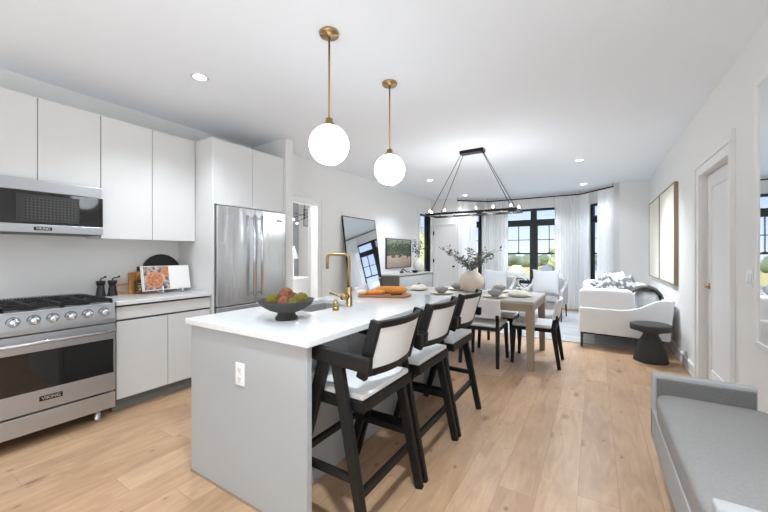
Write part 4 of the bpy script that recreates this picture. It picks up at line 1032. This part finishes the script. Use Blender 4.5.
t = thing('landscape_picture', 'landscape painting of trees in a thin dark frame above the sideboard', 'picture', (XL+.002, 6.605, .99))
MB().box(0, .03, -.56, -.545, 0, .645).box(0, .03, .545, .56, 0, .645).box(0, .03, -.545, .545, 0, .015).box(0, .03, -.545, .545, .63, .645).build('frame', mat('dark_picture_frame', (60, 56, 50), .5), t)
B(.002, .022, -.545, .545, .015, .63).build('canvas', landscape(), t)
t = thing('console_vase', 'chalky white bottle vase with leafy branches on the sideboard', 'vase', (-3.50, 7.18, .881))
MB().lathe([(.001, 0), (.07, 0), (.105, .06), (.125, .15), (.115, .23), (.06, .29), (.048, .31), (.052, .34), (.045, .34), (.040, .31), (.001, .2)], n=32, cap=False).build('body', VASEW, t)
branches(t, (0, 0, .31), 9, .34, .52, 20, .065, 9, xmin=-.12)
mb = MB().ball((0, -.1, .035), .035, (1.1, 2.2, .8), 2).tube([(0, -.15, .03), (0, -.05, .10), (.02, .05, .05), (0, .15, .03), (0, .26, .035)], .016, 8, .008)
tag(mb.build('driftwood', CERDK), 'dark knotted ornament lying on the sideboard under the picture', 'ornament').location = (-3.46, 6.38, .884)
tag(MB().lathe([(.001, 0), (.04, 0), (.075, .035), (.085, .05), (.08, .05), (.001, .01)], n=24, cap=False).build('small_bowl', BRONZE), 'small dark bowl on the sideboard beside the white vase', 'bowl').location = (-3.44, 6.86, .881)

# ================================================================== HALL ROOM BEYOND THE DOORWAY
t = thing('marble_counter', 'white marble counter block in the room beyond the doorway', 'counter', (-5.2, 4.72, 0))
B(-.75, .55, -.35, .20, 0, .83).build('body', MARB, t); B(-.77, .57, -.37, .22, .831, .85).build('top', MARB, t, bevel=.003)
t = thing('cone_lamp', 'small lamp with a white cone shade beyond the doorway', 'lamp', (-5.0, 4.70, .851))
MB().lathe([(.001, 0), (.06, 0), (.06, .01), (.012, .02), (.012, .36)], n=20, cap=False).build('base', VASEW, t); MB().lathe([(.105, .36), (.02, .60)], n=28, cap=False).build('lamp_shade', LAMPSH, t, solid=.003)
t = thing('rod_chandelier', 'thin black rod chandelier with small bulbs beyond the doorway', 'chandelier', (-5.0, 5.0, H))
MB().tube([(0, 0, -.001), (0, 0, -.74)], .008, 8).build('stem', BLACKM, t)
for a0, za, b0, zb in ((-.25, -.60, .17, -.70), (-.15, -.78, .22, -.62), (-.22, -.70, .12, -.60)):
    c0 = Vector((math.cos(YAW), math.sin(YAW), 0)); pa, pb = c0*a0, c0*b0
    MB().tube([(pa.x, pa.y, za), (pb.x, pb.y, zb)], .006, 6).build('arm', BLACKM, t)
    p_, z_ = (pb, zb) if zb < za else (pa, za)
    MB().ball((p_.x, p_.y, z_-.04), .024, sub=2).build('bulb', GLOBE, t)
t = thing('glass_partition', 'reeded glass screen with thin grey bars high beyond the doorway', 'screen', (-6.385, 6.85, 2.02))
mb = MB().box(0, .02, -.5, .5, -.005, .01).box(0, .02, -.5, .5, .43, .445)
for k in range(8): mb.box(0, .02, -.5+k*.14, -.49+k*.14, .01, .43)
mb.build('bars', mat('partition_bars', (110, 110, 112), .5), t)
B(.002, .012, -.49, .49, .01, .43).build('panel', mat('reeded_panel', (190, 190, 192), .3), t)

# ================================================================== OUTSIDE
B(-180, 120, 9.5, 66, -3.2, -3.0).build('ground', ASPH, kind='structure')
B(-180, 120, 66, 260, -3.15, -2.98).build('ground_field', GRASS, kind='structure')
B(-180, -6.6, -20, 9.4, -3.2, -3.0).build('ground_side', ASPH, kind='structure')
def tree(x, y, h, r, m, label, z=-3.0, grp='trees beyond the windows'):
    t = thing('tree', label, 'tree', (x, y, z), 0, grp)
    MB().tube([(0, 0, 0), (0, 0, h*.5)], h*.03, 8, h*.018).build('trunk', TWIG, t)
    mb = MB()
    for k in range(7):
        a = random.uniform(0, 6.3); rr = r*random.uniform(.2, .6); mb.ball((math.cos(a)*rr, math.sin(a)*rr, h*random.uniform(.42, .8)), r*random.uniform(.45, .65), (1, 1, 1.1), 3, .12)
    mb.build('foliage', m, t)
random.seed(3)
def px(u, dist):
    a = (u-384)/340.0; fx, fy = -math.sin(YAW), math.cos(YAW); rx, ry = math.cos(YAW), math.sin(YAW); return ((fx+a*rx)*dist, (fy+a*ry)*dist)
names = ['leftmost', 'second', 'third', 'fourth', 'fifth', 'sixth', 'rightmost']
for i, u in enumerate((478, 509, 517, 525, 533, 541, 592)):
    x, y = px(u, 112+6*(i % 3)); tree(x, y, 3.1+.5*(i % 2), 2.6, TREEM, 'green tree at the edge of the field, %s of the seven distant trees' % names[i])
x, y = px(553.5, 40); tree(x, y, 6.0, .55, TREEY, 'pale spring tree beside the house outside the large window')
for i, (x, y) in enumerate(((-12.5, 19.5), (-17.0, 26), (-9.5, 15.0))):
    tree(x, y, 9.5, 2.4, TREEY if i != 1 else TREEM, ['pale green tree close outside the narrow left window', 'dark green tree farther outside the narrow left window', 'pale green tree nearest the house wall outside the left window'][i])
x, y = px(561, 62)
t = thing('neighbour_house', 'grey roofed white house outside the large window', 'building', (x, y, -3))
B(-3.0, 6, -3, 3, 0, 1.6).build('wall', SIDING, t); MB().prism([(-3.5, 1.6), (-.6, 3.3), (4, 3.3), (6.4, 1.6)], -3.4, 3.4, 'y').build('roof', ROOFG, t)
